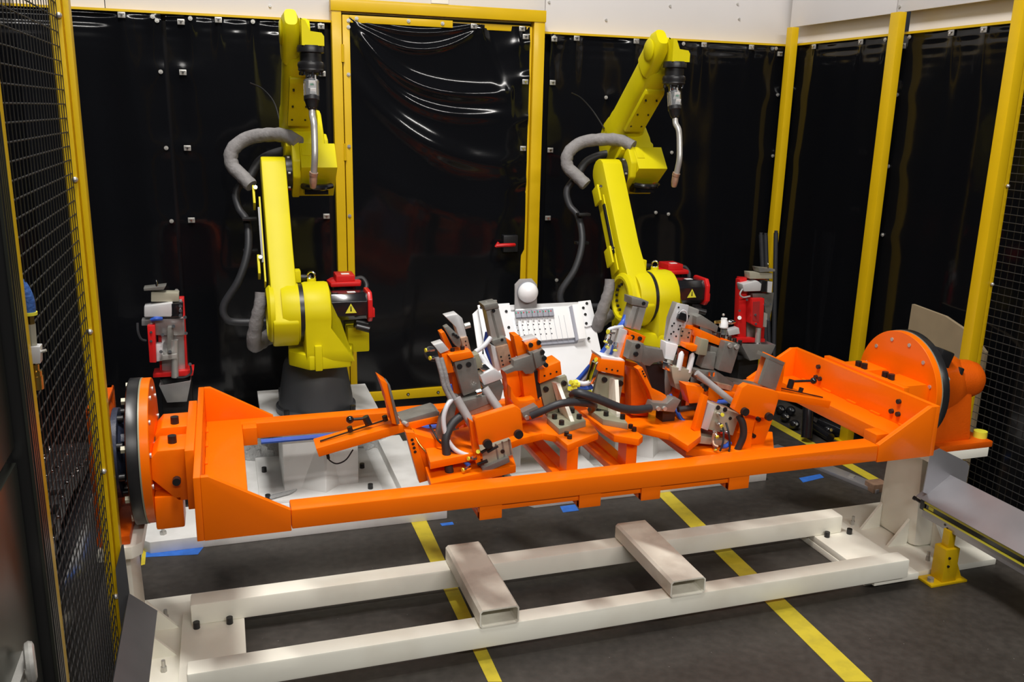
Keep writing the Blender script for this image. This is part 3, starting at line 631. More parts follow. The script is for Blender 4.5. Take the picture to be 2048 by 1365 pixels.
# upper arm
d = V((0, J3.y-J2.y, J3.z-J2.z)); L = d.length; d.normalize(); nb = V((0, -d.z, d.y))   # nb points towards the viewer side
def armpt(a, b): return (J2.y+d.y*a+nb.y*b, J2.z+d.z*a+nb.z*b)
lo = [armpt(.15*math.cos(t), .15*math.sin(t)) for t in [math.radians(a) for a in range(125, 241, 14)]]
hi = [armpt(L+.075*math.cos(t), .085*math.sin(t)) for t in [math.radians(a) for a in range(-75, 76, 25)]]
poly = lo[::1] + [armpt(.14, -.10), armpt(.30, -.085)] + hi + [armpt(.30, .085), armpt(.14, .105)]
part('upper_arm', yzprism(poly, .200, .322), 'robot_yellow', rb, bevel=.010)
part('arm_boss', MB().lathe((.245, J2.y, 1.03), (1, 0, 0), [(0, .135), (.03, .144), (.083, .144)], 44), 'robot_yellow', rb)
part('arm_cup', MB().ring((.200, J2.y, 1.03), (1, 0, 0), [(-.022, .108), (-.022, .122), (-.008, .138), (.012, .140), (.012, .104)], 44), 'robot_yellow', rb)
for k in range(7):
    t = math.radians(-70+k*24)
    part('cup_screw', MB().cyl((.199, J2.y+.075*math.cos(t), 1.03+.075*math.sin(t)), (.189, J2.y+.075*math.cos(t), 1.03+.075*math.sin(t)), .008, n=8), 'black', rb)
part('arm_stop', MB().cyl((.345, 4.44, 1.19), (.40, 4.44, 1.185), .017, n=14), 'black', rb)
part('arm_lug', MB().box((.32, 4.40, 1.17), (.35, 4.47, 1.23)), 'robot_yellow', rb, bevel=.005)
# dress-pack rail along the arm
def armxyz(x, a, b): y, z = armpt(a, b); return V((x, y, z))
rl = part('cable_rail', MB().prism([armxyz(.178, .16, .05), armxyz(.178, .62, .05), armxyz(.178, .62, -.03), armxyz(.178, .16, -.03)], (.008, 0, 0)), 'robot_yellow', rb)
part('rail_edge', MB().prism([armxyz(.170, .26, .055), armxyz(.170, .56, .055), armxyz(.170, .56, .035), armxyz(.170, .26, .035)], (.010, 0, 0)), 'black', rl)
for a in (.20, .58):
    part('rail_clamp', MB().prism([armxyz(.150, a, .06), armxyz(.150, a+.10, .06), armxyz(.150, a+.10, -.02), armxyz(.150, a, -.02)], (.012, 0, 0)), 'robot_yellow', rl, bevel=.002)
    part('clamp_screw', MB().cyl(armxyz(.165, a+.08, .062), armxyz(.165, a+.08, .075), .009, n=10), 'chrome', rl)
# elbow
A_ = V((0, -.78, .626)); B_ = V((0, -.626, -.78))          # along the forearm, and square to it
def el(x, a, b): p = J3+A_*a+B_*b; return V((x, p.y, p.z))
def elpr(poly, x0, x1): return MB().prism([el(x0, a, b) for a, b in poly], (x1-x0, 0, 0))
part('elbow_ring', MB().lathe((.322, J3.y, J3.z), (1, 0, 0), [(0, .085), (.03, .085)], 36), 'black', rb)
for k in range(6):
    t = 2*math.pi*k/6
    part('ring_screw', MB().cyl((.33, J3.y+.087*math.cos(t), J3.z+.087*math.sin(t)), (.342, J3.y+.087*math.cos(t), J3.z+.087*math.sin(t)), .006, n=8), 'steel', rb)
part('elbow_plate', elpr([(-.11, .085), (.07, .085), (.13, .02), (.14, -.12), (.10, -.20), (-.08, -.20), (-.12, -.05)], .352, .392), 'robot_yellow', rb, bevel=.01)
eb = part('elbow_cover', elpr([(-.13, .062), (.128, .062), (.128, -.088), (-.13, -.088)], .392, .572), 'robot_yellow', rb, bevel=.004)
part('cover_plate', elpr([(.1285, -.01), (.1285, -.085), (.131, -.085), (.131, -.01)], .40, .445), 'robot_yellow', eb, bevel=.001)
part('cover_bracket', elpr([(.09, -.09), (.115, -.09), (.115, -.096), (.09, -.096)], .40, .56), 'hose_grey', eb)
part('elbow_casting', elpr([(-.16, -.07), (.11, -.08), (.12, -.16), (.10, -.30), (.06, -.355), (-.02, -.365), (-.14, -.33), (-.18, -.2)], .325, .525), 'robot_yellow', rb, bevel=.014)
part('casting_flange', elpr([(-.12, -.095), (.08, -.095), (.10, -.13), (.06, -.20), (-.10, -.20)], .49, .545), 'robot_yellow', rb, bevel=.008)
part('elbow_motor', elpr([(-.30, -.12), (-.12, -.12), (-.12, -.24), (-.30, -.24)], .36, .47), 'dark_gloss', rb, bevel=.01)
part('motor_cap', elpr([(-.335, -.11), (-.30, -.11), (-.30, -.25), (-.335, -.25)], .35, .48), 'red', rb, bevel=.006)
cn = part('connector_block', MB().tube([el(.40, .02, .10), el(.44, .05, .13), el(.50, .05, .13), el(.545, .02, .10)], .016, 8).ob(el(.47, -.03, .085), (.12, .08, .05)), 'dark_gloss', rb)
part('connector_cap', MB().cyl(el(.53, 0, .09), el(.55, .0, .085), .014, n=10), 'red', cn)
# forearm: rounded housing tapering to the wrist
def ring(a, hx, hb, xc, bc, k=20, e=3.2):
    out = []
    for i in range(k):
        t = 2*math.pi*i/k; c, s = math.cos(t), math.sin(t)
        out.append(el(xc+hx*math.copysign(abs(c)**(2/e), c), a, bc+hb*math.copysign(abs(s)**(2/e), s)))
    return out
def loft(rings):
    k = len(rings[0]); vs = [p for r in rings for p in r]; fs = [tuple(range(k-1, -1, -1)), tuple(range((len(rings)-1)*k, len(rings)*k))]
    for j in range(len(rings)-1): fs += [(j*k+i, j*k+(i+1) % k, (j+1)*k+(i+1) % k, (j+1)*k+i) for i in range(k)]
    return MB().add(vs, fs)
part('forearm', loft([ring(.02, .096, .100, .405, -.262), ring(.12, .096, .100, .405, -.265), ring(.15, .086, .095, .40, -.268), ring(.40, .083, .092, .396, -.275), ring(.57, .078, .086, .390, -.282), ring(.60, .070, .078, .388, -.285)]), 'robot_yellow', rb)
part('forearm_cover', elpr([(.16, -.18), (.17, -.160), (.48, -.170), (.50, -.185), (.50, -.22), (.16, -.22)], .340, .455), 'robot_yellow', rb, bevel=.006)
for a, x in ((.22, .36), (.22, .425), (.32, .36), (.32, .425), (.44, .36), (.44, .425)):
    part('cover_screw', MB().cyl(el(x, a, -.175), el(x, a, -.159), .0055, n=8), 'black', rb)
part('wrist_fork', loft([ring(.56, .042, .076, .345, -.285), ring(.66, .044, .076, .345, -.287), ring(.735, .042, .068, .345, -.296), ring(.775, .028, .046, .345, -.303)]), 'robot_yellow', rb)
part('wrist_cap', MB().cyl(el(.302, .69, -.288), el(.296, .69, -.288), .058, .050, n=28), 'robot_yellow', rb)
FC = V((.428, 4.372, 2.30))
part('wrist_hub', MB().lathe((.385, el(0, .70, -.29).y, el(0, .70, -.29).z), (1, 0, 0), [(0, .058), (.03, .058), (.045, .05)], 28), 'robot_yellow', rb)
part('wrist_head', MB().prism([(.386, FC.y, FC.z+.10), (.41, FC.y, FC.z+.085), (.425, FC.y, FC.z+.04), (.475, FC.y, FC.z+.035), (.486, FC.y, FC.z+.02), (.486, FC.y, FC.z-.02), (.386, FC.y, FC.z-.02)], (0, .0, 0)).prism([(.386, FC.y-.05, FC.z+.09), (.405, FC.y-.05, FC.z+.085), (.425, FC.y-.05, FC.z+.04), (.475, FC.y-.05, FC.z+.035), (.486, FC.y-.05, FC.z+.02), (.486, FC.y-.05, FC.z-.022), (.386, FC.y-.05, FC.z-.022)], (0, .10, 0)), 'robot_yellow', rb, bevel=.008)
# torch
tc = part('torch_mount', MB().lathe(FC+V((0, 0, -.02)), (0, 0, -1), [(0, .058), (.012, .062), (.03, .062), (.034, .05), (.07, .05), (.074, .058), (.088, .062), (.1, .058), (.108, .06), (.118, .052), (.125, .04)], 32), 'black', rb)
for k in range(8):
    t = 2*math.pi*k/8
    part('mount_screw', MB().cyl(FC+V((.05*math.cos(t), .05*math.sin(t), -.138)), FC+V((.05*math.cos(t), .05*math.sin(t), -.152)), .006, n=8), 'chrome', tc)
T1 = FC+V((-.002, -.006, -.145)); T2 = FC+V((-.006, -.05, -.285))
body = part('torch_body', MB().cyl(T1, T1+(T2-T1)*.28, .026, n=20).cyl(T1+(T2-T1)*.28, T1+(T2-T1)*.72, .020, n=20), 'chrome', rb)
part('clear_sleeve', MB().cyl(T1+(T2-T1)*.22, T1+(T2-T1)*.74, .036, n=24, cap=False), 'clear', body)
dt = (T2-T1).normalized()
part('body_label', MB().ob(T1+dt*.05+V((0, -.030, 0)), (.03, .004, .035), rot(17)), 'label_white', body)
part('body_label', MB().ob(T1+dt*.088+V((.004, -.030, 0)), (.026, .004, .04), rot(17)), 'label_white', body)
part('body_mark', MB().ob(T1+dt*.05+V((0, -.0325, 0)), (.015, .002, .008), rot(17)), 'label_green', body)
part('torch_collar', MB().lathe(T1+(T2-T1)*.72, dt, [(0, .036), (.02, .036), (.024, .032), (.05, .026), (.065, .016)], 24), 'black', rb)
part('torch_neck', MB().tube([T2, T2+dt*.05, V((.423, 4.27, 1.93)), V((.421, 4.245, 1.84)), V((.418, 4.235, 1.78)), V((.413, 4.245, 1.71))], .0150, 14), 'steel', rb)
part('neck_nut', MB().cyl(T2-dt*.008, T2+dt*.018, .021, n=6), 'brass', rb)
part('torch_nozzle', MB().cyl((.413, 4.245, 1.715), (.411, 4.250, 1.70), .020, n=16).lathe((.411, 4.250, 1.70), (-.04, .12, -1), [(0, .018), (.03, .018), (.055, .014), (.06, .010)], 16), 'copper', rb)
# hoses of the dress pack
P = lambda u, v, y: at(u, v, y=y)
part('sleeve_hose', MB().tube([P(597, 286, 4.74), P(572, 272, 4.80), P(535, 270, 4.88), P(495, 277, 4.93), P(465, 300, 4.93), P(464, 330, 4.92), P(484, 352, 4.88), P(503, 372, 4.84)], .036, 16, 5, .035), 'sleeve_grey', rb, label='grey fabric hose sleeve')
part('sleeve_hose', MB().tube([P(522, 585, 4.46), P(520, 612, 4.45), P(512, 650, 4.46), P(508, 690, 4.5), P(528, 680, 4.6), P(560, 662, 4.66)], [.028, .042], 14, 5, .05), 'sleeve_grey', rb, label='grey fabric hose sleeve')
part('power_cable', MB().tube([P(492, 355, 4.95), P(472, 385, 4.95), P(478, 418, 4.92), P(494, 445, 4.86), P(496, 500, 4.78), P(478, 560, 4.74), P(448, 610, 4.74), P(452, 638, 4.74), P(480, 645, 4.75), P(560, 644, 4.75)], .020, 12, 7), 'cable_dark', rb, label='thick black cable')
part('power_cable', MB().tube([P(500, 355, 4.98), P(520, 322, 5.0), P(555, 305, 4.98), P(590, 300, 4.95)], .024, 12, 7), 'rubber', rb)
for u, v in ((494, 438), (496, 502)):
    q = P(u, v, 4.82); part('cable_clip', MB().box((q.x-.025, q.y-.025, q.z-.008), (q.x+.05, q.y+.025, q.z+.008)), 'black', rb, bevel=.003)
part('thin_lead', MB().tube([P(500, 166, 5.2), P(525, 178, 5.2), P(548, 205, 5.15), P(560, 245, 5.0)], .004, 6), 'black', rb)
rb2 = clone(rb, V((.43+RS, 4.53, .47)), 'yellow six axis welding robot standing behind the valve board', 'welding robots')
# ================================================================== clamping fixture on the turning frame
def pp(pts, y, d, b=None):
    """outline seen square on from the operator's side at depth y, d thick"""
    return (b or MB()).prism([at(u, v, y=y) for u, v in pts], (0, d, 0))
def flat(pts, z, h): return MB().prism([at(u, v, z=z) for u, v in pts], (0, 0, h))
def bolt_px(t, u, v, y, r=.010, h=.012, m='black', dr=(0, -1, 0)): return hexbolt(t, at(u, v, y=y), dr, r, h, m)
def top_bolt(t, u, v, z, r=.010, h=.016, m='black'): return hexbolt(t, at(u, v, z=z), (0, 0, 1), r, h, m)
ZP = .775
# --- table plates on window stands
def stand(t, u0, u1, y0, y1):
    xa = at(u0, 915, y=y0).x; xb = at(u1, 915, y=y0).x
    b = MB(); zb, zt = .628, ZP; w = .075
    b.box((xa, y0, zb), (xb, y0+w, zt)); b.box((xa, y1-w, zb), (xb, y1, zt)); b.box((xa, y0+w, zb), (xb, y1-w, zb+.035)); b.box((xa, y0+w, zt-.03), (xb, y1-w, zt))
    part('window_stand', b, 'orange', t)
tl = thing('fixture_table', 'orange bent table plate of the headstock side on a window stand', 'fixture plate', (1.15, 3.1, .628), 'fixture tables')
part('table_plate', flat([(1176, 838), (1197, 866), (1135, 891), (1112, 872), (1085, 867), (1040, 878), (985, 900), (860, 925), (846, 880), (985, 838), (1110, 812)], .80, -.028), 'orange', tl, bevel=.003)
stand(tl, 1134, 1156, 2.93, 3.48); stand(tl, 985, 1005, 2.98, 3.48)
part('low_plate', flat([(862, 968), (1032, 931), (1024, 906), (850, 934)], .735, -.03), 'orange', tl, bevel=.003)
top_bolt(tl, 1133, 872, .80); top_bolt(tl, 1139, 878, .80)
part('mount_post', pp([(811, 865), (829, 866), (857, 962), (839, 967)], 2.99, .035), 'orange', tl, bevel=.002)
part('mount_block', pp([(829, 868), (888, 884), (896, 950), (857, 962)], 3.005, .12), 'orange', tl, bevel=.002)
for u, v in ((824, 880), (826, 888), (828, 896), (830, 904)): bolt_px(tl, u, v, 2.992, .006, .003)
tr = thing('fixture_table', 'orange bent table plate of the tailstock side on a window stand', 'fixture plate', (1.6, 3.1, .628), 'fixture tables')
part('table_plate', flat([(1160, 822), (1205, 856), (1228, 871), (1278, 879), (1286, 872), (1258, 850), (1338, 868), (1376, 892), (1402, 872), (1400, 822), (1240, 806)], .80, -.028), 'orange', tr, bevel=.003)
part('low_plate', flat([(1372, 897), (1475, 912), (1548, 897), (1545, 864), (1395, 852)], .715, -.03), 'orange', tr, bevel=.003)
stand(tr, 1252, 1273, 2.95, 3.48); stand(tr, 1478, 1500, 2.90, 3.40)
top_bolt(tr, 1261, 857, .80); top_bolt(tr, 1268, 863, .80)
# --- olive angle brackets
def bracket(name, label, up, base, rib, bolts, bb, y):
    t = thing(name, label, 'bracket', at(*base[0], z=.80), 'olive angle brackets')
    part('base_plate', flat(base, .825, -.025), 'olive', t, bevel=.002)
    part('upright', pp(up, y, .022), 'olive', t, bevel=.002)
    p0, p1, p2 = rib
    a, b_, c = at(*p0, y=y), at(*p1, y=y), at(*p2, z=.825)
    part('rib', MB().prism([a, V((a.x+.01, a.y-.03, a.z)), V((c.x, c.y-.012, .825)), V((c.x, y, .825)), b_], (.016, 0, 0)), 'cream', t)
    for u, v in bolts: bolt_px(t, u, v, y, .011, .012)
    for u, v in bb: top_bolt(t, u, v, .825, .011, .018)
    return t
bracket('angle_bracket', 'olive angle bracket with cream rib on the headstock side table', [(1077, 769), (1133, 752), (1150, 822), (1094, 834)],
        [(1094, 836), (1118, 858), (1172, 842), (1153, 820), (1100, 812)], ((1103, 764), (1118, 832), (1139, 842)), [(1091, 778), (1127, 766), (1100, 812), (1137, 800)], [(1109, 838), (1123, 850), (1144, 826), (1158, 838)], 3.20)
bracket('angle_bracket', 'olive angle bracket with cream rib on the tailstock side table', [(1197, 745), (1248, 755), (1236, 826), (1182, 815)],
        [(1177, 818), (1206, 839), (1256, 848), (1236, 822), (1190, 808)], ((1219, 757), (1222, 824), (1231, 833)), [(1208, 759), (1240, 766), (1197, 794), (1231, 800)], [(1197, 821), (1212, 832), (1245, 838)], 3.17)
# --- slide arms
def slide_arm(label, bar, y, d, slot, pins, piv, ball, extra):
    t = thing('slide_arm', label, 'slide arm', at(*bar[1], y=y), 'slide arms')
    part('bar', pp(bar, y, d), 'orange', t, bevel=.003)
    p, q = at(*slot[0], y=y+d*.45), at(*slot[1], y=y+d*.45); dr = (q-p).normalized()
    R = Matrix((dr, V((0, 1, 0)), dr.cross(V((0, 1, 0))))).transposed()
    part('slot', MB().ob((p+q)/2, ((q-p).length, .007, .004), R), 'black', t)
    n = dr.cross(V((0, 1, 0)))
    if n.z < 0: n = -n
    for u, v in pins:
        c = at(u, v, y=y+d*.45); part('guide_pin', MB().cyl(c-n*.004, c+n*.016, .010, n=12), 'black', t)
    c0, c1 = at(*piv[0], y=y+d*.45), at(*piv[1], y=y+d*.45); cb = at(*ball, y=y+d*.40)
    lv = part('clamp_lever', MB().cyl(c0, c1, .0135, n=16).cyl(c1-(c1-c0)*.2, cb, .0055, n=10), 'black', t)
    part('lever_ball', MB().ball(cb, .0145, 16), 'dark_gloss', lv)
    extra(t); return t
def exL(t):
    part('stop_plate', pp([(758, 757), (763, 760), (775, 768), (794, 850), (784, 848), (778, 818), (772, 802), (770, 790)], 3.05, .085), 'orange', t, bevel=.002)
    part('stop_pad', pp([(775, 768), (780, 771), (800, 848), (794, 850)], 3.045, .08), 'machined', t, bevel=.001)
    part('wear_block', pp([(805, 851), (877, 833), (880, 826), (872, 822), (803, 842)], 3.075, .10), 'machined', t, bevel=.002)
    part('sensor', MB().ob(at(806, 838, y=3.12), (.03, .03, .02), rot(0, -12, 0)), 'steel', t)
    part('sensor_nut', MB().cyl(at(806, 845, y=3.08), at(815, 850, y=3.06), .009, n=10), 'steel', t)
    part('sensor_lead', MB().tube([at(655, 913, y=3.12), at(660, 922, y=3.12), at(674, 928, y=3.12), at(692, 920, y=3.12), at(706, 900, y=3.12)], .003, 6), 'black', t)
    part('cable_gland', MB().cyl(at(655, 908, y=3.12), at(657, 918, y=3.12), .006, n=8), 'black', t)
slide_arm('orange slide arm with upright stop plate and black ball lever on the headstock side', [(632, 898), (638, 915), (829, 859), (882, 842), (882, 832), (793, 852)], 3.07, .105,
          [(640, 883), (772, 840)], [(701, 862), (771, 840)], [(738, 850), (730, 834)], (700, 840), exL)
def exR(t):
    part('stop_block', pp([(1537, 719), (1567, 733), (1551, 782), (1520, 770)], 3.08, .02), 'machined', t, bevel=.002)
    part('stop_body', pp([(1545, 712), (1572, 725), (1562, 784), (1526, 774)], 3.10, .075), 'orange', t, bevel=.002)
    part('stop_cap', pp([(1540, 712), (1570, 726), (1567, 733), (1537, 719)], 3.08, .09), 'machined', t, bevel=.001)
    part('wear_block', pp([(1464, 768), (1520, 778), (1560, 788), (1560, 796), (1500, 786), (1462, 776)], 3.09, .09), 'orange', t, bevel=.002)
    part('wear_plate', pp([(1466, 764), (1530, 776), (1528, 779), (1465, 768)], 3.09, .09), 'machined', t)
slide_arm('orange slide arm with grey stop block and black ball lever on the tailstock side', [(1555, 785), (1663, 803), (1658, 818), (1557, 800)], 3.06, .085,
          [(1563, 777), (1645, 795)], [(1601, 783)], [(1579, 777), (1584, 760)], (1627, 762), exR)
# --- shields
def shield(label, pts, y, bolts, posts):
    t = thing('shield_plate', label, 'shield', at(*pts[-1], y=y), 'weld shields')
    part('plate', pp(pts, y, .034), 'orange', t, bevel=.003)
    for u, v in bolts:
        b = bolt_px(t, u, v, y, .017, .014)
    for q, yy, dd in posts: part('post', pp(q, yy, dd), 'orange', t, bevel=.002)
    return t
shield('tilted orange shield plate with two black knobs in front of the headstock side clamps', [(952, 837), (1031, 813), (1042, 820), (1047, 866), (978, 889), (958, 891), (949, 843)], 2.86, [(1036, 868), (974, 887)],
       [([(938, 840), (948, 846), (960, 900), (962, 925), (952, 928), (944, 880)], 2.90, .03)])
shield('tilted orange shield plate with two black knobs in front of the tailstock side clamps', [(1485, 776), (1495, 769), (1555, 784), (1560, 790), (1547, 834), (1536, 838), (1476, 826), (1468, 820)], 2.88, [(1488, 823), (1536, 833)],
       [([(1492, 828), (1512, 834), (1497, 902), (1468, 906), (1478, 868)], 2.92, .06), ([(1514, 834), (1546, 838), (1528, 888), (1517, 890), (1512, 900), (1498, 902)], 2.93, .02)])
sh = bpy.data.objects['shield_plate.001']
for u, v in ((1515, 838), (1505, 871)): bolt_px(sh, u, v, 2.93, .009, .014)
# --- valve blocks with fittings
def fitting(t, u, v, y, d, r=.008):
    p = at(u, v, y=y); d = V(d).normalized()
    b = part('fitting', MB().cyl(p, p+d*.018, r, n=6).cyl(p+d*.018, p+d*.03, r*.75, n=10), 'chrome', t)
    part('release_ring', MB().cyl(p+d*.03, p+d*.035, r*.95, n=12), 'tag_yellow', b)
vb = thing('guide_cylinder', 'olive grey compact air cylinder under the headstock side shield', 'air cylinder', at(995, 930, y=2.93), 'compact air cylinders')
part('body', pp([(962, 902), (1021, 879), (1027, 910), (968, 932)], 2.92, .10), 'plated', vb, bevel=.003)
for k in range(3):
    u0 = 990+k*13; part('groove', pp([(u0, 890-k*5), (u0+3, 889-k*5), (u0+8, 919-k*5), (u0+5, 920-k*5)], 2.918, .006), 'machined', vb)
part('guide_rail', pp([(964, 938), (1018, 915), (1020, 925), (966, 948)], 2.90, .09), 'machined', vb, bevel=.002)
bolt_px(vb, 1005, 903, 2.92, .008, .004)
for u, v, d_ in ((952, 916, (-1, -.3, .1)), (940, 935, (-1, -.4, -.1)), (958, 902, (-.4, -1, .3))): fitting(vb, u, v, 2.90, d_)
part('flow_valve', MB().cyl(at(955, 930, y=2.89), at(975, 922, y=2.88), .007, n=10).cyl(at(962, 906, y=2.88), at(985, 893, y=2.87), .006, n=10).cyl(at(975, 905, y=2.87), at(996, 893, y=2.86), .005, n=8), 'black', vb)
vb2 = thing('guide_cylinder', 'olive grey compact air cylinder beside the tailstock side shield', 'air cylinder', at(1435, 860, y=2.95), 'compact air cylinders')
part('body', pp([(1430, 811), (1480, 829), (1466, 872), (1414, 859)], 2.93, .10), 'plated', vb2, bevel=.003)
part('body_side', pp([(1417, 806), (1432, 812), (1416, 862), (1402, 857)], 2.925, .06), 'aluminium', vb2, bevel=.003)
part('side_plate', pp([(1409, 790), (1417, 794), (1400, 866), (1388, 862)], 2.92, .03), 'orange', vb2, bevel=.002)
part('saddle', pp([(1386, 868), (1402, 872), (1462, 885), (1450, 893), (1382, 886)], 2.93, .12), 'plated', vb2, bevel=.002)
bolt_px(vb2, 1460, 837, 2.93, .007, .004)
for u, v in ((1436, 816), (1450, 820)): bolt_px(vb2, u, v, 2.93, .010, .002)
for u, v, d_ in ((1436, 828, (0, -1, .2)), (1434, 845, (.1, -1, -.2)), (1428, 862, (0, -1, -.6)), (1440, 864, (1, -.4, 0)), (1427, 885, (0, -.7, -1))): fitting(vb2, u, v, 2.925, d_)
part('air_pipe', MB().tube([at(1428, 868, y=2.90), at(1426, 880, y=2.90), at(1428, 890, y=2.89), at(1436, 894, y=2.88)], .006, 8), 'copper', vb2)
# --- headstock side clamp tower
ct = thing('clamp_tower', 'tall clamp tower with steel jaw plate and orange head on the headstock side', 'clamp', at(930, 860, y=3.12))
part('jaw_plate', pp([(908, 723), (951, 716), (963, 779), (927, 793)], 3.03, .045), 'machined', ct, bevel=.003)
part('jaw_cheek', pp([(945, 712), (958, 708), (966, 735), (950, 740)], 3.05, .05), 'olive', ct, bevel=.002)
part('head_block', pp([(896, 711), (943, 703), (949, 715), (906, 725)], 3.02, .09), 'orange', ct, bevel=.003)
for u, v in ((905, 702), (909, 710), (925, 697), (930, 704)):
    q = at(u, v+3, y=3.06); hexbolt(ct, (q.x, q.y, q.z-.006), (0, 0, 1), .0085, .02)
bolt_px(ct, 919, 733, 3.03, .010, .006); bolt_px(ct, 937, 729, 3.03, .010, .006)
part('side_block', pp([(883, 709), (898, 706), (908, 745), (891, 748)], 3.04, .07), 'orange', ct, bevel=.002)
part('arm_plate', pp([(881, 667), (889, 664), (908, 702), (898, 708)], 3.10, .05), 'orange', ct, bevel=.002)
part('toggle_body', pp([(891, 634), (914, 628), (925, 637), (941, 702), (927, 703), (912, 655), (902, 645)], 3.08, .055), 'aluminium', ct, bevel=.004)
part('toggle_pad', pp([(921, 677), (935, 674), (942, 702), (928, 704)], 3.07, .06), 'copper', ct, bevel=.001)
part('pressure_arm', pp([(889, 656), (897, 652), (921, 675), (920, 697), (911, 692)], 3.05, .035), 'machined', ct, bevel=.002)
for u, v in ((906, 668), (911, 671), (915, 674)): bolt_px(ct, u, v, 3.05, .005, .008)
part('pin', MB().cyl(at(929, 653, y=3.10), at(940, 650, y=3.10), .011, n=12), 'steel', ct)
for u, v in ((931, 683), (932, 691), (934, 698)): bolt_px(ct, u, v, 3.07, .003, .002)
part('sensor_box', pp([(867, 691), (886, 685), (899, 701), (881, 708)], 3.04, .05), 'aluminium', ct, bevel=.003)
for u, v, d_ in ((868, 699, (-1, -.2, 0)), (875, 714, (-1, -.4, 0))): fitting(ct, u, v, 3.03, d_)
part('back_post', pp([(904, 745), (930, 740), (942, 840), (912, 860)], 3.09, .07), 'orange_cast', ct, bevel=.003)
part('foot_block', pp([(926, 803), (978, 790), (984, 806), (934, 826)], 3.00, .09), 'machined', ct, bevel=.003)
part('foot_pad', pp([(938, 822), (982, 806), (984, 818), (942, 832)], 3.01, .08), 'copper', ct, bevel=.002)
part('side_link', pp([(880, 838), (892, 818), (905, 790), (918, 792), (905, 850), (890, 895), (876, 898), (870, 885)], 3.02, .03), 'machined', ct, bevel=.003)
bolt_px(ct, 880, 889, 3.02, .012, .006)
part('drive_arm', MB().tube([at(913, 797, y=2.98), at(925, 818, y=2.97), at(945, 852, y=2.95)], .016, 12), 'hose_grey', ct)
part('drive_arm', MB().tube([at(969, 777, y=3.02), at(983, 798, y=3.00), at(1000, 822, y=2.98)], .016, 12), 'hose_grey', ct)
part('clevis', pp([(963, 770), (1000, 757), (1008, 775), (1002, 800), (985, 812), (975, 790)], 3.06, .06), 'machined', ct, bevel=.004)
part('clevis_plate', pp([(960, 752), (988, 738), (1003, 748), (1006, 758), (968, 772)], 3.05, .06), 'aluminium', ct, bevel=.004)
part('bearing', pp([(958, 735), (970, 728), (985, 742), (972, 752)], 3.06, .05), 'chrome', ct, bevel=.005)
part('roller', MB().cyl(at(952, 786, y=3.0), at(962, 783, y=3.0), .012, n=14), 'chrome', ct)
# --- headstock side upright air cylinder
ac = thing('air_cylinder', 'slanted silver air cylinder with capped top beside the white valve board', 'air cylinder', at(1010, 790, y=3.25), 'slanted air cylinders')
part('barrel', pp([(971, 618), (997, 611), (1013, 674), (984, 682)], 3.23, .062), 'steel', ac, bevel=.006)
part('tie_groove', pp([(981, 622), (985, 621), (1000, 678), (996, 679)], 3.228, .006), 'machined', ac)
part('top_cap', pp([(967, 611), (995, 605), (999, 616), (971, 622)], 3.22, .075), 'machined', ac, bevel=.003)
for u, v in ((974, 609), (990, 606)): hexbolt(ac, at(u, v, y=3.26), (0, 0, 1), .008, .01, 'steel')
bolt_px(ac, 987, 622, 3.225, .007, .003)
part('mid_block', pp([(984, 682), (1011, 674), (1015, 688), (989, 694)], 3.22, .07), 'machined', ac, bevel=.002)
bolt_px(ac, 1004, 680, 3.22, .006, .003)
part('guide_body', pp([(992, 695), (1016, 689), (1027, 733), (1003, 739)], 3.21, .07), 'copper', ac, bevel=.003, label='brown guide body with screw holes')
part('guide_cover', pp([(981, 690), (993, 694), (1004, 740), (992, 745)], 3.22, .07), 'aluminium', ac, bevel=.002)
for u, v in ((1002, 714), (1004, 722), (1006, 730), (1018, 711), (1019, 717), (1020, 724)): bolt_px(ac, u, v, 3.21, .004, .002)
part('mount_plate', pp([(1010, 676), (1029, 688), (1035, 735), (1026, 738), (1016, 690)], 3.24, .06), 'orange', ac, bevel=.002)
part('lower_post', pp([(1012, 748), (1036, 740), (1044, 790), (1020, 806)], 3.20, .08), 'orange', ac, bevel=.002)
part('base_post', pp([(1020, 795), (1050, 785), (1056, 835), (1024, 850)], 3.22, .08), 'orange', ac, bevel=.002)
# --- headstock side finger clamp
fc = thing('finger_clamp', 'grey steel finger clamp on an orange column beside the olive bracket of the headstock side', 'clamp', at(1065, 810, y=3.2))
part('finger', pp([(1028, 722), (1061, 711), (1058, 705), (1084, 698), (1091, 729), (1070, 740), (1066, 748), (1051, 749), (1045, 742), (1030, 743), (1014, 749), (1007, 743), (1027, 734)], 3.13, .04), 'machined', fc, bevel=.003)
part('finger_head', pp([(1066, 707), (1086, 698), (1093, 728), (1073, 738)], 3.12, .055), 'machined', fc, bevel=.003)
for u, v in ((1084, 704), (1088, 716), (1091, 730)): bolt_px(fc, u, v, 3.12, .009, .010)
part('top_block', pp([(1027, 672), (1038, 671), (1056, 690), (1054, 712), (1036, 716)], 3.18, .06), 'orange', fc, bevel=.002)
part('head_block', pp([(1053, 690), (1078, 681), (1084, 694), (1060, 708)], 3.14, .06), 'orange', fc, bevel=.002)
bolt_px(fc, 1061, 690, 3.14, .009, .008); bolt_px(fc, 1077, 685, 3.14, .009, .008)
part('cap_plate', pp([(1045, 682), (1073, 675), (1077, 680), (1052, 688)], 3.17, .06), 'aluminium', fc, bevel=.001)
part('column', pp([(1043, 742), (1068, 745), (1076, 800), (1050, 806)], 3.16, .06), 'orange', fc, bevel=.002)
part('side_block', pp([(1079, 740), (1121, 723), (1124, 750), (1079, 768)], 3.15, .10), 'orange', fc, bevel=.003)
for u, v in ((1089, 752), (1101, 748), (1113, 744)): bolt_px(fc, u, v, 3.15, .004, .002)
part('column_rail', pp([(1066, 745), (1075, 742), (1084, 792), (1076, 798)], 3.17, .04), 'black', fc)
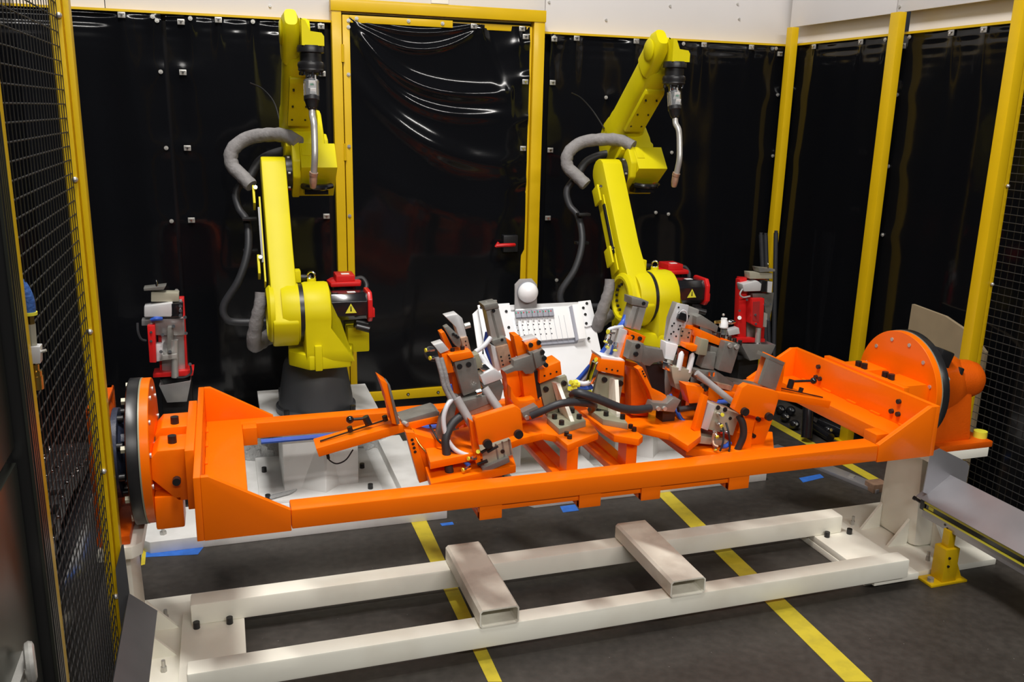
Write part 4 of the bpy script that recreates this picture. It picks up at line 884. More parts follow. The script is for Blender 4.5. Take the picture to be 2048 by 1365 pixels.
part('curved_arm', pp([(1022, 775), (1028, 790), (1038, 802), (1052, 802), (1070, 798), (1074, 812), (1046, 822), (1030, 812), (1022, 800)], 3.10, .05), 'orange', fc, bevel=.003)
part('nest_block', pp([(1044, 826), (1074, 812), (1082, 824), (1048, 838)], 3.06, .06), 'machined', fc, bevel=.002)
for u, v in ((1053, 835), (1069, 829)): bolt_px(fc, u, v, 3.06, .009, .010, 'steel')
part('base_post', pp([(1048, 806), (1082, 800), (1086, 834), (1052, 842)], 3.20, .07), 'orange', fc, bevel=.002)
# --- tailstock side cylinder and finger
ac2 = thing('air_cylinder', 'slanted silver air cylinder in front of the robot behind the valve board', 'air cylinder', at(1250, 790, y=3.25), 'slanted air cylinders')
part('barrel', pp([(1266, 610), (1294, 614), (1281, 662), (1251, 655)], 3.23, .062), 'steel', ac2, bevel=.006)
part('tie_groove', pp([(1276, 612), (1280, 613), (1266, 659), (1262, 658)], 3.228, .006), 'machined', ac2)
part('top_cap', pp([(1264, 595), (1298, 604), (1295, 616), (1263, 610)], 3.22, .075), 'machined', ac2, bevel=.003)
bolt_px(ac2, 1287, 607, 3.22, .008, .004)
part('valve_body', pp([(1240, 657), (1256, 662), (1242, 722), (1225, 714)], 3.20, .06), 'aluminium', ac2, bevel=.004)
part('mount_head', pp([(1256, 660), (1292, 674), (1287, 687), (1262, 685)], 3.19, .08), 'orange', ac2, bevel=.002)
bolt_px(ac2, 1264, 674, 3.19, .009, .008); bolt_px(ac2, 1279, 677, 3.19, .009, .008)
part('mount_strip', pp([(1257, 672), (1266, 674), (1251, 722), (1242, 720)], 3.18, .05), 'orange', ac2, bevel=.002)
part('cover_cap', pp([(1201, 712), (1248, 720), (1251, 724), (1203, 719)], 3.15, .10), 'white_paint', ac2, bevel=.002)
part('side_block', pp([(1203, 719), (1250, 724), (1248, 753), (1197, 743)], 3.14, .10), 'orange', ac2, bevel=.003)
for u, v in ((1213, 738), (1224, 740), (1235, 742)): bolt_px(ac2, u, v, 3.14, .004, .002)
part('lower_post', pp([(1250, 722), (1276, 728), (1258, 790), (1240, 785)], 3.19, .06), 'orange', ac2, bevel=.002)
part('base_post', pp([(1235, 780), (1270, 785), (1268, 835), (1234, 828)], 3.24, .07), 'orange', ac2, bevel=.002)
for u, v, d_ in ((1217, 670, (-.6, -.4, -1)), (1222, 682, (-.7, -.4, -.8)), (1232, 686, (-.3, -.5, -1)), (1228, 665, (-1, -.3, .2)), (1204, 722, (-1, -.3, .3)), (1190, 765, (-1, -.3, .2))): fitting(ac2, u, v, 3.19, d_, .010)
part('manifold_foot', pp([(1192, 730), (1200, 722), (1196, 746), (1186, 770), (1180, 768)], 3.16, .05), 'chrome', ac2, bevel=.002)
fc2 = thing('finger_clamp', 'grey steel finger clamp reaching to the row of pegs', 'clamp', at(1285, 800, y=3.16))
part('finger', pp([(1286, 688), (1293, 695), (1325, 700), (1330, 722), (1308, 726), (1300, 733), (1288, 731), (1281, 724)], 3.12, .04), 'machined', fc2, bevel=.003)
part('finger_head', pp([(1264, 685), (1288, 688), (1282, 726), (1257, 719)], 3.11, .055), 'machined', fc2, bevel=.003)
bolt_px(fc2, 1275, 692, 3.11, .010, .008); bolt_px(fc2, 1271, 708, 3.11, .010, .008)
part('locating_arm', pp([(1275, 739), (1285, 735), (1305, 778), (1332, 791), (1338, 806), (1306, 807), (1298, 782)], 3.06, .04), 'orange', fc2, bevel=.003)
for u, v in ((1285, 743), (1287, 748), (1290, 753)): bolt_px(fc2, u, v, 3.06, .004, .002)
part('steel_saddle', pp([(1306, 806), (1334, 808), (1347, 797), (1362, 801), (1349, 825), (1300, 821)], 3.02, .05), 'machined', fc2, bevel=.002)
bolt_px(fc2, 1315, 817, 3.02, .009, .010, 'steel'); bolt_px(fc2, 1328, 817, 3.02, .009, .010, 'steel')
part('saddle_post', pp([(1326, 822), (1352, 824), (1345, 862), (1324, 856)], 3.05, .06), 'black', fc2)
part('back_post', pp([(1262, 738), (1276, 742), (1302, 800), (1296, 835), (1262, 830)], 3.12, .06), 'orange_cast', fc2, bevel=.002)
part('back_column', pp([(1290, 730), (1328, 728), (1330, 790), (1305, 780)], 3.16, .06), 'black', fc2)
# --- toggle clamp and pegs
tg = thing('toggle_clamp', 'bright aluminium toggle clamp with a wire loop and drilled face', 'clamp', at(1350, 800, y=3.2))
part('face_plate', pp([(1356, 607), (1378, 611), (1372, 651), (1356, 692), (1332, 685), (1343, 640)], 3.16, .012), 'aluminium', tg, bevel=.002)
part('body', pp([(1358, 608), (1399, 620), (1393, 652), (1372, 652), (1366, 690), (1340, 686), (1346, 642)], 3.172, .06), 'steel', tg, bevel=.004)
for u, v in ((1348, 647), (1344, 652), (1360, 652), (1357, 659), (1347, 664), (1342, 668), (1352, 673), (1338, 680), (1357, 615)): bolt_px(tg, u, v, 3.16, .004, .002)
part('plug', MB().ob(at(1366, 634, y=3.15), (.045, .02, .03), rot(0, 20, 0)), 'dark_gloss', tg, bevel=.002)
part('wire_loop', MB().tube([at(1358, 628, y=3.15), at(1366, 621, y=3.14), at(1373, 626, y=3.14), at(1374, 640, y=3.14), at(1368, 650, y=3.15)], .003, 6), 'pale_hose', tg)
part('brown_block', pp([(1364, 656), (1384, 661), (1379, 690), (1359, 692)], 3.15, .06), 'copper', tg, bevel=.002)
for u, v in ((1365, 663), (1378, 666), (1363, 672), (1376, 675)): bolt_px(tg, u, v, 3.15, .004, .002)
part('orange_rib', pp([(1371, 650), (1398, 652), (1396, 662), (1386, 690), (1380, 688), (1385, 660), (1366, 656)], 3.17, .07), 'orange', tg, bevel=.002)
part('plunger', pp([(1332, 685), (1357, 691), (1347, 722), (1330, 718)], 3.15, .05), 'white_paint', tg, bevel=.003)
part('plunger_tip', pp([(1334, 720), (1346, 722), (1344, 732), (1335, 731)], 3.16, .03), 'chrome', tg)
part('back_post', pp([(1346, 722), (1372, 715), (1362, 820), (1338, 815)], 3.20, .06), 'machined', tg, bevel=.003)
for (u0, v0), (u1, v1) in (((1357, 740), (1364, 703)), ((1377, 745), (1386, 706))):
    p, q = at(u0, v0, y=3.12), at(u1, v1, y=3.12); dq = (q-p).normalized()
    part('peg', MB().lathe(p, dq, [(0, .0115), ((q-p).length-.012, .0115), ((q-p).length, .004)], 16), 'white_paint', tg)
part('peg_block', pp([(1343, 733), (1388, 742), (1376, 765), (1368, 785), (1352, 778), (1345, 755)], 3.11, .05), 'plated', tg, bevel=.003)
part('peg_link', pp([(1326, 723), (1346, 730), (1342, 745), (1325, 738)], 3.12, .05), 'chrome', tg, bevel=.003)
part('red_post', pp([(1364, 700), (1378, 704), (1366, 770), (1356, 798), (1346, 795), (1358, 760)], 3.17, .04), 'orange_cast', tg, bevel=.002)
part('base_foot', pp([(1330, 800), (1372, 800), (1368, 842), (1326, 838)], 3.22, .06), 'orange_cast', tg)
# --- tailstock side jaw clamp
jc = thing('jaw_clamp', 'heavy steel jaw clamp with a row of black screws near the red nozzle cleaner', 'clamp', at(1430, 830, y=3.15))
part('top_bar', pp([(1403, 661), (1449, 681), (1445, 694), (1400, 678)], 3.10, .07), 'orange', jc, bevel=.002)
part('end_bar', pp([(1447, 678), (1478, 689), (1476, 692), (1448, 683)], 3.10, .07), 'orange', jc, bevel=.002)
for u, v in ((1437, 669), (1446, 673), (1459, 677), (1469, 681), (1480, 685)):
    q = at(u, v, y=3.13); part('cap_screw', MB().cyl(q-V((0, 0, .012)), q+V((0, 0, .008)), .009, n=12), 'black', jc)
part('link_bar', pp([(1393, 634), (1402, 630), (1437, 653), (1434, 667), (1425, 662), (1392, 651)], 3.14, .05), 'machined', jc, bevel=.003)
part('outer_jaw', pp([(1451, 684), (1481, 690), (1463, 748), (1436, 741)], 3.06, .04), 'machined', jc, bevel=.004)
bolt_px(jc, 1459, 691, 3.06, .010, .008, 'steel'); bolt_px(jc, 1472, 694, 3.06, .010, .008, 'steel')
part('inner_jaw', pp([(1404, 678), (1418, 681), (1413, 712), (1396, 710)], 3.08, .05), 'olive', jc, bevel=.003)
part('cross_jaw', pp([(1422, 692), (1445, 699), (1440, 716), (1420, 708)], 3.10, .06), 'machined', jc, bevel=.003)
part('jaw_post', pp([(1412, 705), (1433, 706), (1428, 741), (1402, 736)], 3.09, .05), 'machined', jc, bevel=.003)
part('orange_clip', pp([(1373, 689), (1398, 692), (1400, 678), (1404, 680), (1402, 700), (1384, 704), (1371, 697)], 3.10, .05), 'orange', jc, bevel=.002)
part('carrier', pp([(1391, 740), (1436, 744), (1470, 768), (1462, 784), (1420, 775), (1394, 760)], 3.08, .05), 'machined', jc, bevel=.003)
part('carrier_nut', MB().cyl(at(1422, 752, y=3.06), at(1423, 744, y=3.06), .014, n=8), 'chrome', jc)
part('brown_pad', pp([(1434, 767), (1464, 773), (1462, 782), (1436, 776)], 3.05, .05), 'copper', jc)
part('push_rod', MB().tube([at(1393, 746, y=3.02), at(1430, 776, y=3.00), at(1474, 812, y=2.97)], .013, 12, 2), 'hose_grey', jc)
part('low_block', pp([(1371, 770), (1409, 775), (1404, 806), (1379, 808)], 3.02, .06), 'orange', jc, bevel=.003)
part('low_clip', pp([(1417, 775), (1441, 789), (1434, 806), (1416, 800)], 3.03, .06), 'orange', jc, bevel=.003)
part('low_screw', MB().cyl(at(1403, 772, y=3.03), at(1413, 779, y=3.03), .012, n=12), 'black', jc)
part('low_arm', pp([(1440, 780), (1478, 788), (1476, 800), (1440, 798)], 3.05, .08), 'orange', jc, bevel=.003)
part('stand_post', pp([(1398, 758), (1425, 765), (1420, 850), (1392, 845)], 3.14, .07), 'machined', jc, bevel=.003)
part('black_lever', MB().cyl(at(1356, 820, y=3.05), at(1402, 813, y=3.05), .012, n=12), 'cable_dark', jc)
# --- air regulator on the tailstock side
rg = thing('air_regulator', 'small white air regulator with a dark bowl beside the red nozzle cleaner', 'regulator', at(1447, 672, y=3.25))
part('body', MB().lathe(at(1447, 654, y=3.25), (0, 0, 1), [(-.005, .016), (.0, .020), (.02, .018), (.03, .013), (.038, .013)], 18), 'white_plastic', rg)
part('bowl', MB().lathe(at(1447, 674, y=3.25), (0, 0, 1), [(0, .010), (.004, .014), (.034, .014)], 18), 'smoked', rg)
part('knob', MB().ball(at(1447, 630, y=3.25), .006, 10), 'steel', rg)
part('silencer', MB().lathe(at(1456, 645, y=3.25), (1, 0, 0), [(0, .006), (.005, .010), (.02, .010), (.035, .005)], 14), 'chrome', rg)
part('port', MB().cyl(at(1430, 645, y=3.25), at(1440, 644, y=3.25), .007, n=10), 'brass', rg)
part('mount', pp([(1424, 663), (1440, 675), (1472, 681), (1472, 686), (1424, 671)], 3.17, .10), 'machined', rg)
# --- loose hoses over the fixture
def hose(name, pts, r, m, label, cat='hose', n=10, group=None):
    return solo(name, MB().tube([at(u, v, y=y) for u, v, y in pts], r, n, 6), m, label, cat, group=group)
hose('weld_cable', [(1062, 832, 3.00), (1090, 820, 2.98), (1120, 808, 2.97), (1150, 805, 2.98), (1178, 808, 3.0), (1188, 812, 3.05), (1182, 820, 3.10)], .015, 'cable_dark', 'dark grey cable from the finger clamp nest ending at the olive bracket')
hose('weld_cable', [(1178, 800, 3.06), (1156, 793, 3.04), (1146, 790, 3.02), (1160, 787, 2.98), (1195, 798, 2.97), (1240, 816, 2.97), (1270, 820, 2.98), (1300, 817, 3.0)], .017, 'cable_dark', 'dark grey cable looping across to the steel saddle')
hose('weld_cable', [(928, 828, 2.98), (905, 848, 2.96), (892, 875, 2.94), (893, 905, 2.93), (898, 940, 2.92), (903, 967, 2.92)], .016, 'rubber', 'black cable hanging down in front of the mount block')
hose('weld_cable', [(1478, 832, 2.90), (1486, 850, 2.89), (1486, 875, 2.89), (1472, 906, 2.90)], .014, 'rubber', 'black cable bowing down beside the tailstock side shield')
for k, (dx_, m, lb) in enumerate(((0, 'sleeve_grey', 'thin grey hose running down from the sensor box'), (8, 'sleeve_grey', 'grey hose beside the clamp tower cheek'))):
    hose('air_hose', [(874+dx_, 716, 3.02), (882+dx_, 745, 3.0), (889+dx_, 775, 2.99), (902+dx_, 800, 2.98)], .009, m, lb)
hose('air_hose', [(903, 800, 2.98), (893, 815, 2.96), (887, 840, 2.95), (892, 872, 2.94), (906, 896, 2.93), (925, 908, 2.92), (948, 914, 2.92)], .009, 'pale_hose', 'pale grey hose bending down to the fittings under the shield')
hose('air_hose', [(893, 882, 2.96), (906, 900, 2.95), (925, 918, 2.93), (938, 932, 2.92)], .009, 'blue_hose', 'blue hose with yellow ring end under the headstock side shield')
hose('air_hose', [(899, 770, 3.04), (902, 785, 3.04), (905, 800, 3.03)], .009, 'blue_hose', 'short blue hose beside the jaw plate')
hose('air_hose', [(889, 745, 3.06), (891, 758, 3.06), (892, 772, 3.05)], .009, 'teal', 'short teal hose behind the clamp tower')
hose('air_hose', [(880, 700, 3.05), (858, 695, 3.05), (850, 708, 3.04), (860, 720, 3.04), (872, 722, 3.03)], .004, 'rubber', 'thin black lead looping off the sensor box')
hose('air_hose', [(950, 705, 3.18), (968, 692, 3.2), (981, 676, 3.22)], .010, 'pale_hose', 'pale elbow hose joining the slanted cylinder')
hose('air_hose', [(962, 712, 3.12), (972, 726, 3.1), (985, 742, 3.08), (998, 756, 3.06)], .011, 'pale_hose', 'pale grey hose slanting behind the steel clevis')
hose('air_hose', [(975, 665, 3.3), (972, 690, 3.3), (980, 715, 3.28), (990, 735, 3.26)], .010, 'blue_hose', 'dark blue hose behind the slanted cylinder by the board')
hose('air_hose', [(860, 852, 3.1), (870, 870, 3.0), (880, 885, 2.98), (905, 900, 2.97), (925, 905, 2.95)], .004, 'rubber', 'thin black lead beside the mount post')
hose('air_hose', [(825, 862, 3.02), (836, 885, 3.0), (852, 905, 2.985), (870, 925, 2.985), (892, 932, 2.98)], .004, 'brass', 'thin tan lead clipped to the mount block')
# bundle between the valve board and the tailstock side clamps
rn = random.Random(4)
bund = [('blue_hose', 'blue hose, topmost of the bundle from the valve board', 0), ('pale_hose', 'pale hose just under the topmost blue hose', 1), ('pale_hose', 'second pale hose in the middle of the bundle', 2), ('blue_hose', 'blue hose lowest in the bundle below the pale hoses', 3)]
for m, lb, k in bund:
    o_ = k*7
    hose('bundle_hose', [(1140+o_*.4, 775+o_*.7, 3.30), (1158+o_*.5, 758+o_*.9, 3.30), (1178+o_*.5, 735+o_, 3.28), (1198+o_*.4, 712+o_*.9, 3.24), (1212+o_*.4, 695+o_*.6, 3.22), (1217+o_*.4, 682+o_*.3, 3.2)], .0095, m, lb)
hose('bundle_hose', [(1217, 668, 3.2), (1218, 660, 3.21), (1230, 656, 3.21), (1245, 654, 3.22)], .008, 'pale_hose', 'short pale hose arching over the valve body')
hose('bundle_hose', [(1238, 655, 3.24), (1246, 645, 3.26), (1252, 632, 3.27)], .011, 'blue_hose', 'blue hose plugged into the slanted cylinder before the robot')
hose('bundle_hose', [(1150, 763, 3.2), (1165, 768, 3.19), (1178, 766, 3.18), (1186, 760, 3.17)], .010, 'pale_hose', 'pale hose looping level between the two olive brackets')
hose('bundle_hose', [(1152, 775, 3.2), (1165, 778, 3.2), (1176, 777, 3.2), (1184, 774, 3.19)], .010, 'blue_hose', 'blue hose looping level between the two olive brackets')
hose('bundle_hose', [(1148, 783, 3.2), (1160, 787, 3.2), (1172, 787, 3.2), (1180, 786, 3.19)], .010, 'blue_hose', 'second blue hose below the level loop between the brackets')
for (u, v), lb in zip(((1148, 766), (1146, 778), (1176, 786), (1152, 770)), ('on the level pale hose', 'at the end of the upper level blue hose', 'at the olive bracket of the tailstock side', 'between the pale and blue level hoses')):
    p = at(u, v, y=3.19); solo('hose_fitting', MB().cyl(p, p+V((-.02, -.01, .006)), .010, n=8).cyl(p, p+V((.014, 0, 0)), .0115, n=12), 'tag_yellow', 'yellow ringed push-in fitting '+lb, 'fitting', group='push-in fittings between the brackets')
hose('bundle_hose', [(1340, 790, 3.14), (1362, 838, 3.06), (1385, 850, 3.04), (1400, 852, 3.03)], .009, 'blue_hose', 'blue hose on the table plate below the steel saddle')
hose('bundle_hose', [(1444, 893, 2.89), (1452, 893, 2.89), (1460, 886, 2.9)], .009, 'blue_hose', 'short blue hose at the foot of the tailstock side cylinder')
hose('bundle_hose', [(1441, 848, 2.90), (1447, 862, 2.89), (1446, 885, 2.88), (1440, 903, 2.88)], .004, 'rubber', 'thin black lead hanging in front of the tailstock side cylinder')
hose('bundle_hose', [(1452, 846, 2.90), (1457, 865, 2.88), (1460, 890, 2.88), (1458, 904, 2.88)], .004, 'rubber', 'second thin black lead hanging by the tailstock side shield')
# ================================================================== valve board with dome lamp
vbd = thing('valve_board', 'white leaning board carrying a valve manifold between the robots', 'control board', (1.62, 4.55, .0))
Pb0 = at(1095, 765, y=4.28); Pt0 = at(1075, 606, y=4.62)
# board frame: e1 across, e2 up the slope, e3 out of the face
e1 = V((1, 0, 0)); e2 = V((0, .62, .79)).normalized(); e3 = e1.cross(e2)   # e3 faces the operator
BO = at(1080, 690, y=4.45)
def bpx(u, v, off=0.):
    """photo point on the board's sloping face"""
    dd = FWD + RT*((u-1024)/FPX) - UP*((v-682.5)/FPX); t = (BO+e3*off-EYE).dot(e3)/dd.dot(e3); return EYE+dd*t
def bpoly(pts, off, h): return MB().prism([bpx(u, v, off) for u, v in pts], e3*h)
part('back_plate', bpoly([(960, 620), (1180, 607), (1224, 812), (975, 812)], -.012, .012), 'white_paint', vbd, bevel=.004)
part('side_flange', bpoly([(954, 612), (1018, 608), (1034, 690), (1010, 740), (968, 690)], 0.002, .012), 'white_paint', vbd, bevel=.004)
part('side_flange', bpoly([(1155, 605), (1180, 602), (1192, 650), (1172, 656), (1166, 655)], 0.002, .012), 'white_paint', vbd, bevel=.004)
part('wing_plate', MB().prism([bpx(945, 628, -.03), bpx(958, 616, -.03), bpx(966, 690, -.03), bpx(962, 745, -.03)], e3*-.01), 'white_paint', vbd, bevel=.003)
part('board_rail', bpoly([(1018, 612), (1156, 606), (1158, 616), (1020, 622)], .001, .01), 'aluminium', vbd)  # aluminium rail along the board's upper edge
for u, v in ((962, 616), (1012, 624), (1017, 656), (1173, 608), (1166, 617), (1172, 648), (1177, 678), (1170, 630)):
    p = bpx(u, v, .012); part('screw', MB().cyl(p, p+e3*.008, .008, n=10), 'black', vbd)
mf = part('manifold', bpoly([(1028, 624), (1137, 617), (1152, 680), (1040, 690)], .003, .035), 'white_plastic', vbd, bevel=.003)
part('end_block', bpoly([(1139, 617), (1156, 615), (1167, 684), (1152, 686)], .003, .05), 'white_plastic', vbd, bevel=.003)
part('end_gap', bpoly([(1134, 620), (1141, 618), (1153, 686), (1147, 688)], .003, .042), 'solenoid_grey', vbd)
for k in range(7):
    u0 = 1029+k*10.9; v0 = 624.5-k*.62
    s_ = part('solenoid', bpoly([(u0, v0), (u0+9.8, v0-.6), (u0+12.2, v0+13.6), (u0+2.2, v0+14.2)], .038, .02), 'solenoid_grey', mf, bevel=.001)
    part('indicator', bpoly([(u0+2, v0+1), (u0+4, v0+.9), (u0+4.3, v0+3), (u0+2.3, v0+3.1)], .058, .002), 'led_green', mf)
    part('indicator', bpoly([(u0+6, v0+.7), (u0+8, v0+.6), (u0+8.3, v0+2.7), (u0+6.3, v0+2.8)], .058, .002), 'led_red', mf)
    for j, (du, dv) in enumerate(((5, 27), (7, 37), (9, 47), (5.5, 20))):
        p = bpx(u0+du, v0+dv, .038); part('screw', MB().cyl(p, p+e3*.003, .0035 if j < 3 else .006, n=8), 'black' if j < 3 else 'hose_grey', mf)
    if k: part('joint', bpoly([(u0+.8, v0+15), (u0+1.3, v0+15), (u0+10.5, v0+62), (u0+10, v0+62)], .038, .0008), 'solenoid_grey', mf)
for k in range(3):
    u0 = 1106+k*10.5; part('joint', bpoly([(u0, 632-k*.5), (u0+.6, 632-k*.5), (u0+10, 682-k*.6), (u0+9.4, 682-k*.6)], .038, .0008), 'solenoid_grey', mf)
part('dark_plinth', bpoly([(1040, 689), (1152, 680), (1154, 687), (1042, 696)], .002, .02), 'solenoid_grey', vbd)
part('support_leg', MB().box((1.46, 4.42, .07), (1.52, 4.48, .70)), 'riser_white', vbd, bevel=.003)
part('support_leg', MB().box((1.88, 4.42, .07), (1.94, 4.48, .70)), 'riser_white', vbd, bevel=.003)
part('support_foot', MB().box((1.45, 4.36, .058), (1.98, 4.54, .072)), 'riser_white', vbd, bevel=.003)
dl = thing('dome_lamp', 'white dome signal lamp on a grey plate above the valve board', 'lamp', bpx(1052, 625))
yl = bpx(1052, 620).y-.02
part('bracket', pp([(1030, 570), (1040, 559), (1064, 558), (1074, 570), (1074, 628), (1030, 630)], yl, .012), 'hose_grey', dl, bevel=.002)
c = at(1054, 584, y=yl-.002)
part('collar', MB().cyl(c, c+V((0, -.014, 0)), .058, n=36), 'solenoid_grey', dl)
part('dome', MB().lathe(c+V((0, -.012, 0)), (0, -1, 0), [(0, .057), (.012, .057), (.026, .052), (.040, .040), (.050, .022), (.053, .003)], 36), 'dome_white', dl)

# ================================================================== nozzle cleaners (red bodies with drip trays)
def cleaner(label, x0, y0, pxs, flip):
    t = thing('nozzle_cleaner', label, 'nozzle cleaner', (x0, y0, 0), 'nozzle cleaners'); q = lambda pts, dy, d: MB().prism([at(u, v, y=y0+dy) for u, v in pts], (0, d, 0))
    return t, q
t, q = cleaner('red nozzle cleaning station with drip tray behind the headstock disc', -.25, 4.4, None, 0)
part('back_body', q([(312, 598), (368, 597), (376, 745), (320, 752)], .03, .06), 'red', t, bevel=.004)
part('face_plate', q([(322, 600), (364, 600), (371, 742), (324, 742)], .015, .02), 'galvanised', t, bevel=.003)
part('base_flange', q([(306, 748), (388, 740), (386, 752), (306, 756)], -.02, .10), 'red', t, bevel=.003)
part('wire_cutter', q([(302, 585), (358, 586), (358, 604), (302, 604)], -.03, .06), 'plated', t, bevel=.003)
part('cutter_plate', q([(287, 577), (332, 572), (327, 580), (288, 582)], -.04, .07), 'machined', t, bevel=.001)
part('spray_pin', MB().lathe(at(314, 575, y=4.37), (0, 0, 1), [(0, .006), (.02, .006), (.035, .001)], 10), 'chrome', t)
part('upper_cylinder', q([(288, 613), (345, 605), (348, 634), (288, 635)], -.05, .07), 'aluminium', t, bevel=.006)
part('valve_comb', q([(342, 608), (366, 606), (366, 634), (342, 634)], -.05, .04), 'dark_gloss', t, bevel=.003)
for k in range(3): part('screw', MB().cyl(at(361, 613+k*9, y=4.35), at(361, 613+k*9, y=4.335), .008, n=8), 'chrome', t)
part('blue_hose', MB().tube([at(303, 640, y=4.36), at(312, 638, y=4.35), at(324, 637, y=4.36)], .010, 8), 'blue_hose', t)
part('cross_plate', q([(283, 640), (368, 637), (370, 671), (312, 671), (310, 652), (283, 652)], -.01, .05), 'galvanised', t, bevel=.003)
part('red_arm', q([(294, 652), (310, 651), (313, 726), (299, 726)], -.06, .07), 'red', t, bevel=.004)
for v in (665, 683): part('screw', MB().cyl(at(302, v, y=4.345), at(302, v, y=4.335), .006, n=8), 'black', t)
part('slide_block', q([(312, 690), (326, 690), (326, 722), (313, 724)], -.03, .06), 'aluminium', t, bevel=.003)
part('slide_rail', q([(335, 655), (346, 655), (348, 706), (334, 708)], -.04, .05), 'machined', t, bevel=.002)
part('lower_cylinder', MB().cyl(at(349, 680, y=4.37), at(350, 755, y=4.37), .017, n=16), 'steel', t)
part('cylinder_bracket', q([(322, 712), (354, 708), (354, 718), (320, 722)], -.05, .07), 'steel', t, bevel=.002)
for u, v in ((322, 704), (340, 704), (347, 653), (325, 670), (370, 635), (372, 667), (380, 729)): part('fitting', MB().cyl(at(u, v, y=4.36), at(u, v, y=4.33), .008, n=8), 'chrome', t)
part('lead', MB().tube([at(381, 732, y=4.36), at(382, 746, y=4.35), at(370, 755, y=4.35), at(352, 756, y=4.36)], .005, 6), 'cable_dark', t)
part('lead', MB().tube([at(275, 646, y=4.36), at(276, 664, y=4.35), at(282, 678, y=4.35), at(292, 682, y=4.36)], .006, 6), 'cable_dark', t)
def tray(t, pts_top, pts_bot, y0):
    a = [at(u, v, y=y0) for u, v in pts_top]; b = [at(u, v, y=y0) for u, v in pts_bot]; d1, d2 = V((0, .18, 0)), V((0, .13, 0))
    vs = [a[0], a[1], a[1]+d1, a[0]+d1, b[0], b[1], b[1]+d2, b[0]+d2]
    vs += [a[0]+V((.005, .005, 0)), a[1]+V((-.005, .005, 0)), a[1]+d1+V((-.005, -.005, 0)), a[0]+d1+V((.005, -.005, 0)), b[0]+V((.005, .005, .005)), b[1]+V((-.005, .005, .005)), b[1]+d2+V((-.005, -.005, .005)), b[0]+d2+V((.005, -.005, .005))]
    fs = [(4, 7, 6, 5), (12, 13, 14, 15)]
    for i in range(4):
        j = (i+1) % 4; fs += [(i, j, 4+j, 4+i), (8+j, 8+i, 12+i, 12+j), (i, 8+i, 8+j, j)]
    part('drip_tray', MB().add(vs, fs), 'galvanised', t, bevel=.012)
tray(t, [(318, 772), (382, 762)], [(334, 806), (374, 804)], 4.34)
part('stand_post', MB().box((-.33, 4.44, .07), (-.19, 4.56, .72)), 'black', t, bevel=.004)
part('stand_foot', MB().box((-.40, 4.38, .058), (-.12, 4.64, .07)), 'black', t)
# its twin by the other robot
t, q = cleaner('red nozzle cleaning station with drip tray near the corner post', 3.08, 4.6, None, 1)
part('back_body', q([(1484, 556), (1536, 560), (1528, 680), (1476, 682)], .03, .06), 'red', t, bevel=.004)
part('side_body', q([(1480, 560), (1494, 556), (1492, 680), (1475, 682)], .0, .05), 'red', t, bevel=.003)
part('face_plate', q([(1494, 600), (1522, 602), (1516, 680), (1494, 678)], .01, .03), 'machined', t, bevel=.002)
part('base_flange', q([(1474, 676), (1530, 678), (1530, 685), (1474, 686)], -.03, .10), 'red', t, bevel=.002)
part('wire_cutter', q([(1499, 545), (1545, 547), (1545, 558), (1500, 558)], -.03, .06), 'plated', t, bevel=.002)
part('cutter_plate', q([(1517, 536), (1550, 539), (1550, 543), (1520, 545)], -.04, .07), 'machined', t)
part('spray_pin', MB().lathe(at(1535, 538, y=4.57), (0, 0, 1), [(0, .006), (.02, .006), (.035, .001)], 10), 'chrome', t)
part('upper_cylinder', q([(1485, 569), (1516, 562), (1524, 568), (1522, 583), (1488, 584)], -.05, .07), 'aluminium', t, bevel=.008)
part('valve_comb', q([(1524, 562), (1544, 563), (1543, 586), (1523, 584)], -.05, .04), 'dark_gloss', t, bevel=.003)
part('comb_plate', q([(1536, 563), (1545, 564), (1543, 586), (1535, 585)], -.055, .02), 'aluminium', t)
part('cross_plate', q([(1505, 588), (1548, 586), (1544, 620), (1538, 642), (1532, 640), (1528, 596), (1506, 596)], -.02, .05), 'machined', t, bevel=.002)
part('red_arm', q([(1504, 598), (1529, 597), (1526, 657), (1514, 655), (1503, 648)], -.06, .06), 'red', t, bevel=.003)
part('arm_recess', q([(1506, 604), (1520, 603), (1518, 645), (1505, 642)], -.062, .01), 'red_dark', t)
part('slide_block', q([(1528, 625), (1535, 628), (1533, 655), (1526, 654)], -.05, .05), 'steel', t)
part('lower_cylinder', MB().cyl(at(1517, 655, y=4.56), at(1515, 685, y=4.56), .017, n=16), 'steel', t)
part('round_badge', MB().cyl(at(1479, 636, y=4.6), at(1479, 636, y=4.592), .012, n=16), 'label_white', t)
for u, v in ((1530, 610), (1541, 609), (1537, 640), (1511, 630), (1512, 648), (1494, 600), (1479, 622)): part('fitting', MB().cyl(at(u, v, y=4.55), at(u, v, y=4.53), .007, n=8), 'chrome', t)
part('lead', MB().tube([at(1488, 574, y=4.57), at(1480, 588, y=4.55), at(1486, 595, y=4.55), at(1500, 593, y=4.56)], .005, 6), 'hose_grey', t)
part('side_valve', q([(1455, 662), (1478, 656), (1480, 668), (1458, 672)], -.02, .05), 'aluminium', t, bevel=.003)
tray(t, [(1482, 688), (1552, 690)], [(1500, 722), (1540, 716)], 4.52)
part('stand_post', MB().box((3.02, 4.64, .01), (3.16, 4.74, .60)), 'black', t, bevel=.004)
part('stand_foot', MB().box((2.95, 4.56, .0), (3.24, 4.84, .02)), 'black', t)
part('post_bracket', MB().box((2.97, 4.58, .56), (3.22, 4.76, .585)), 'black', t)

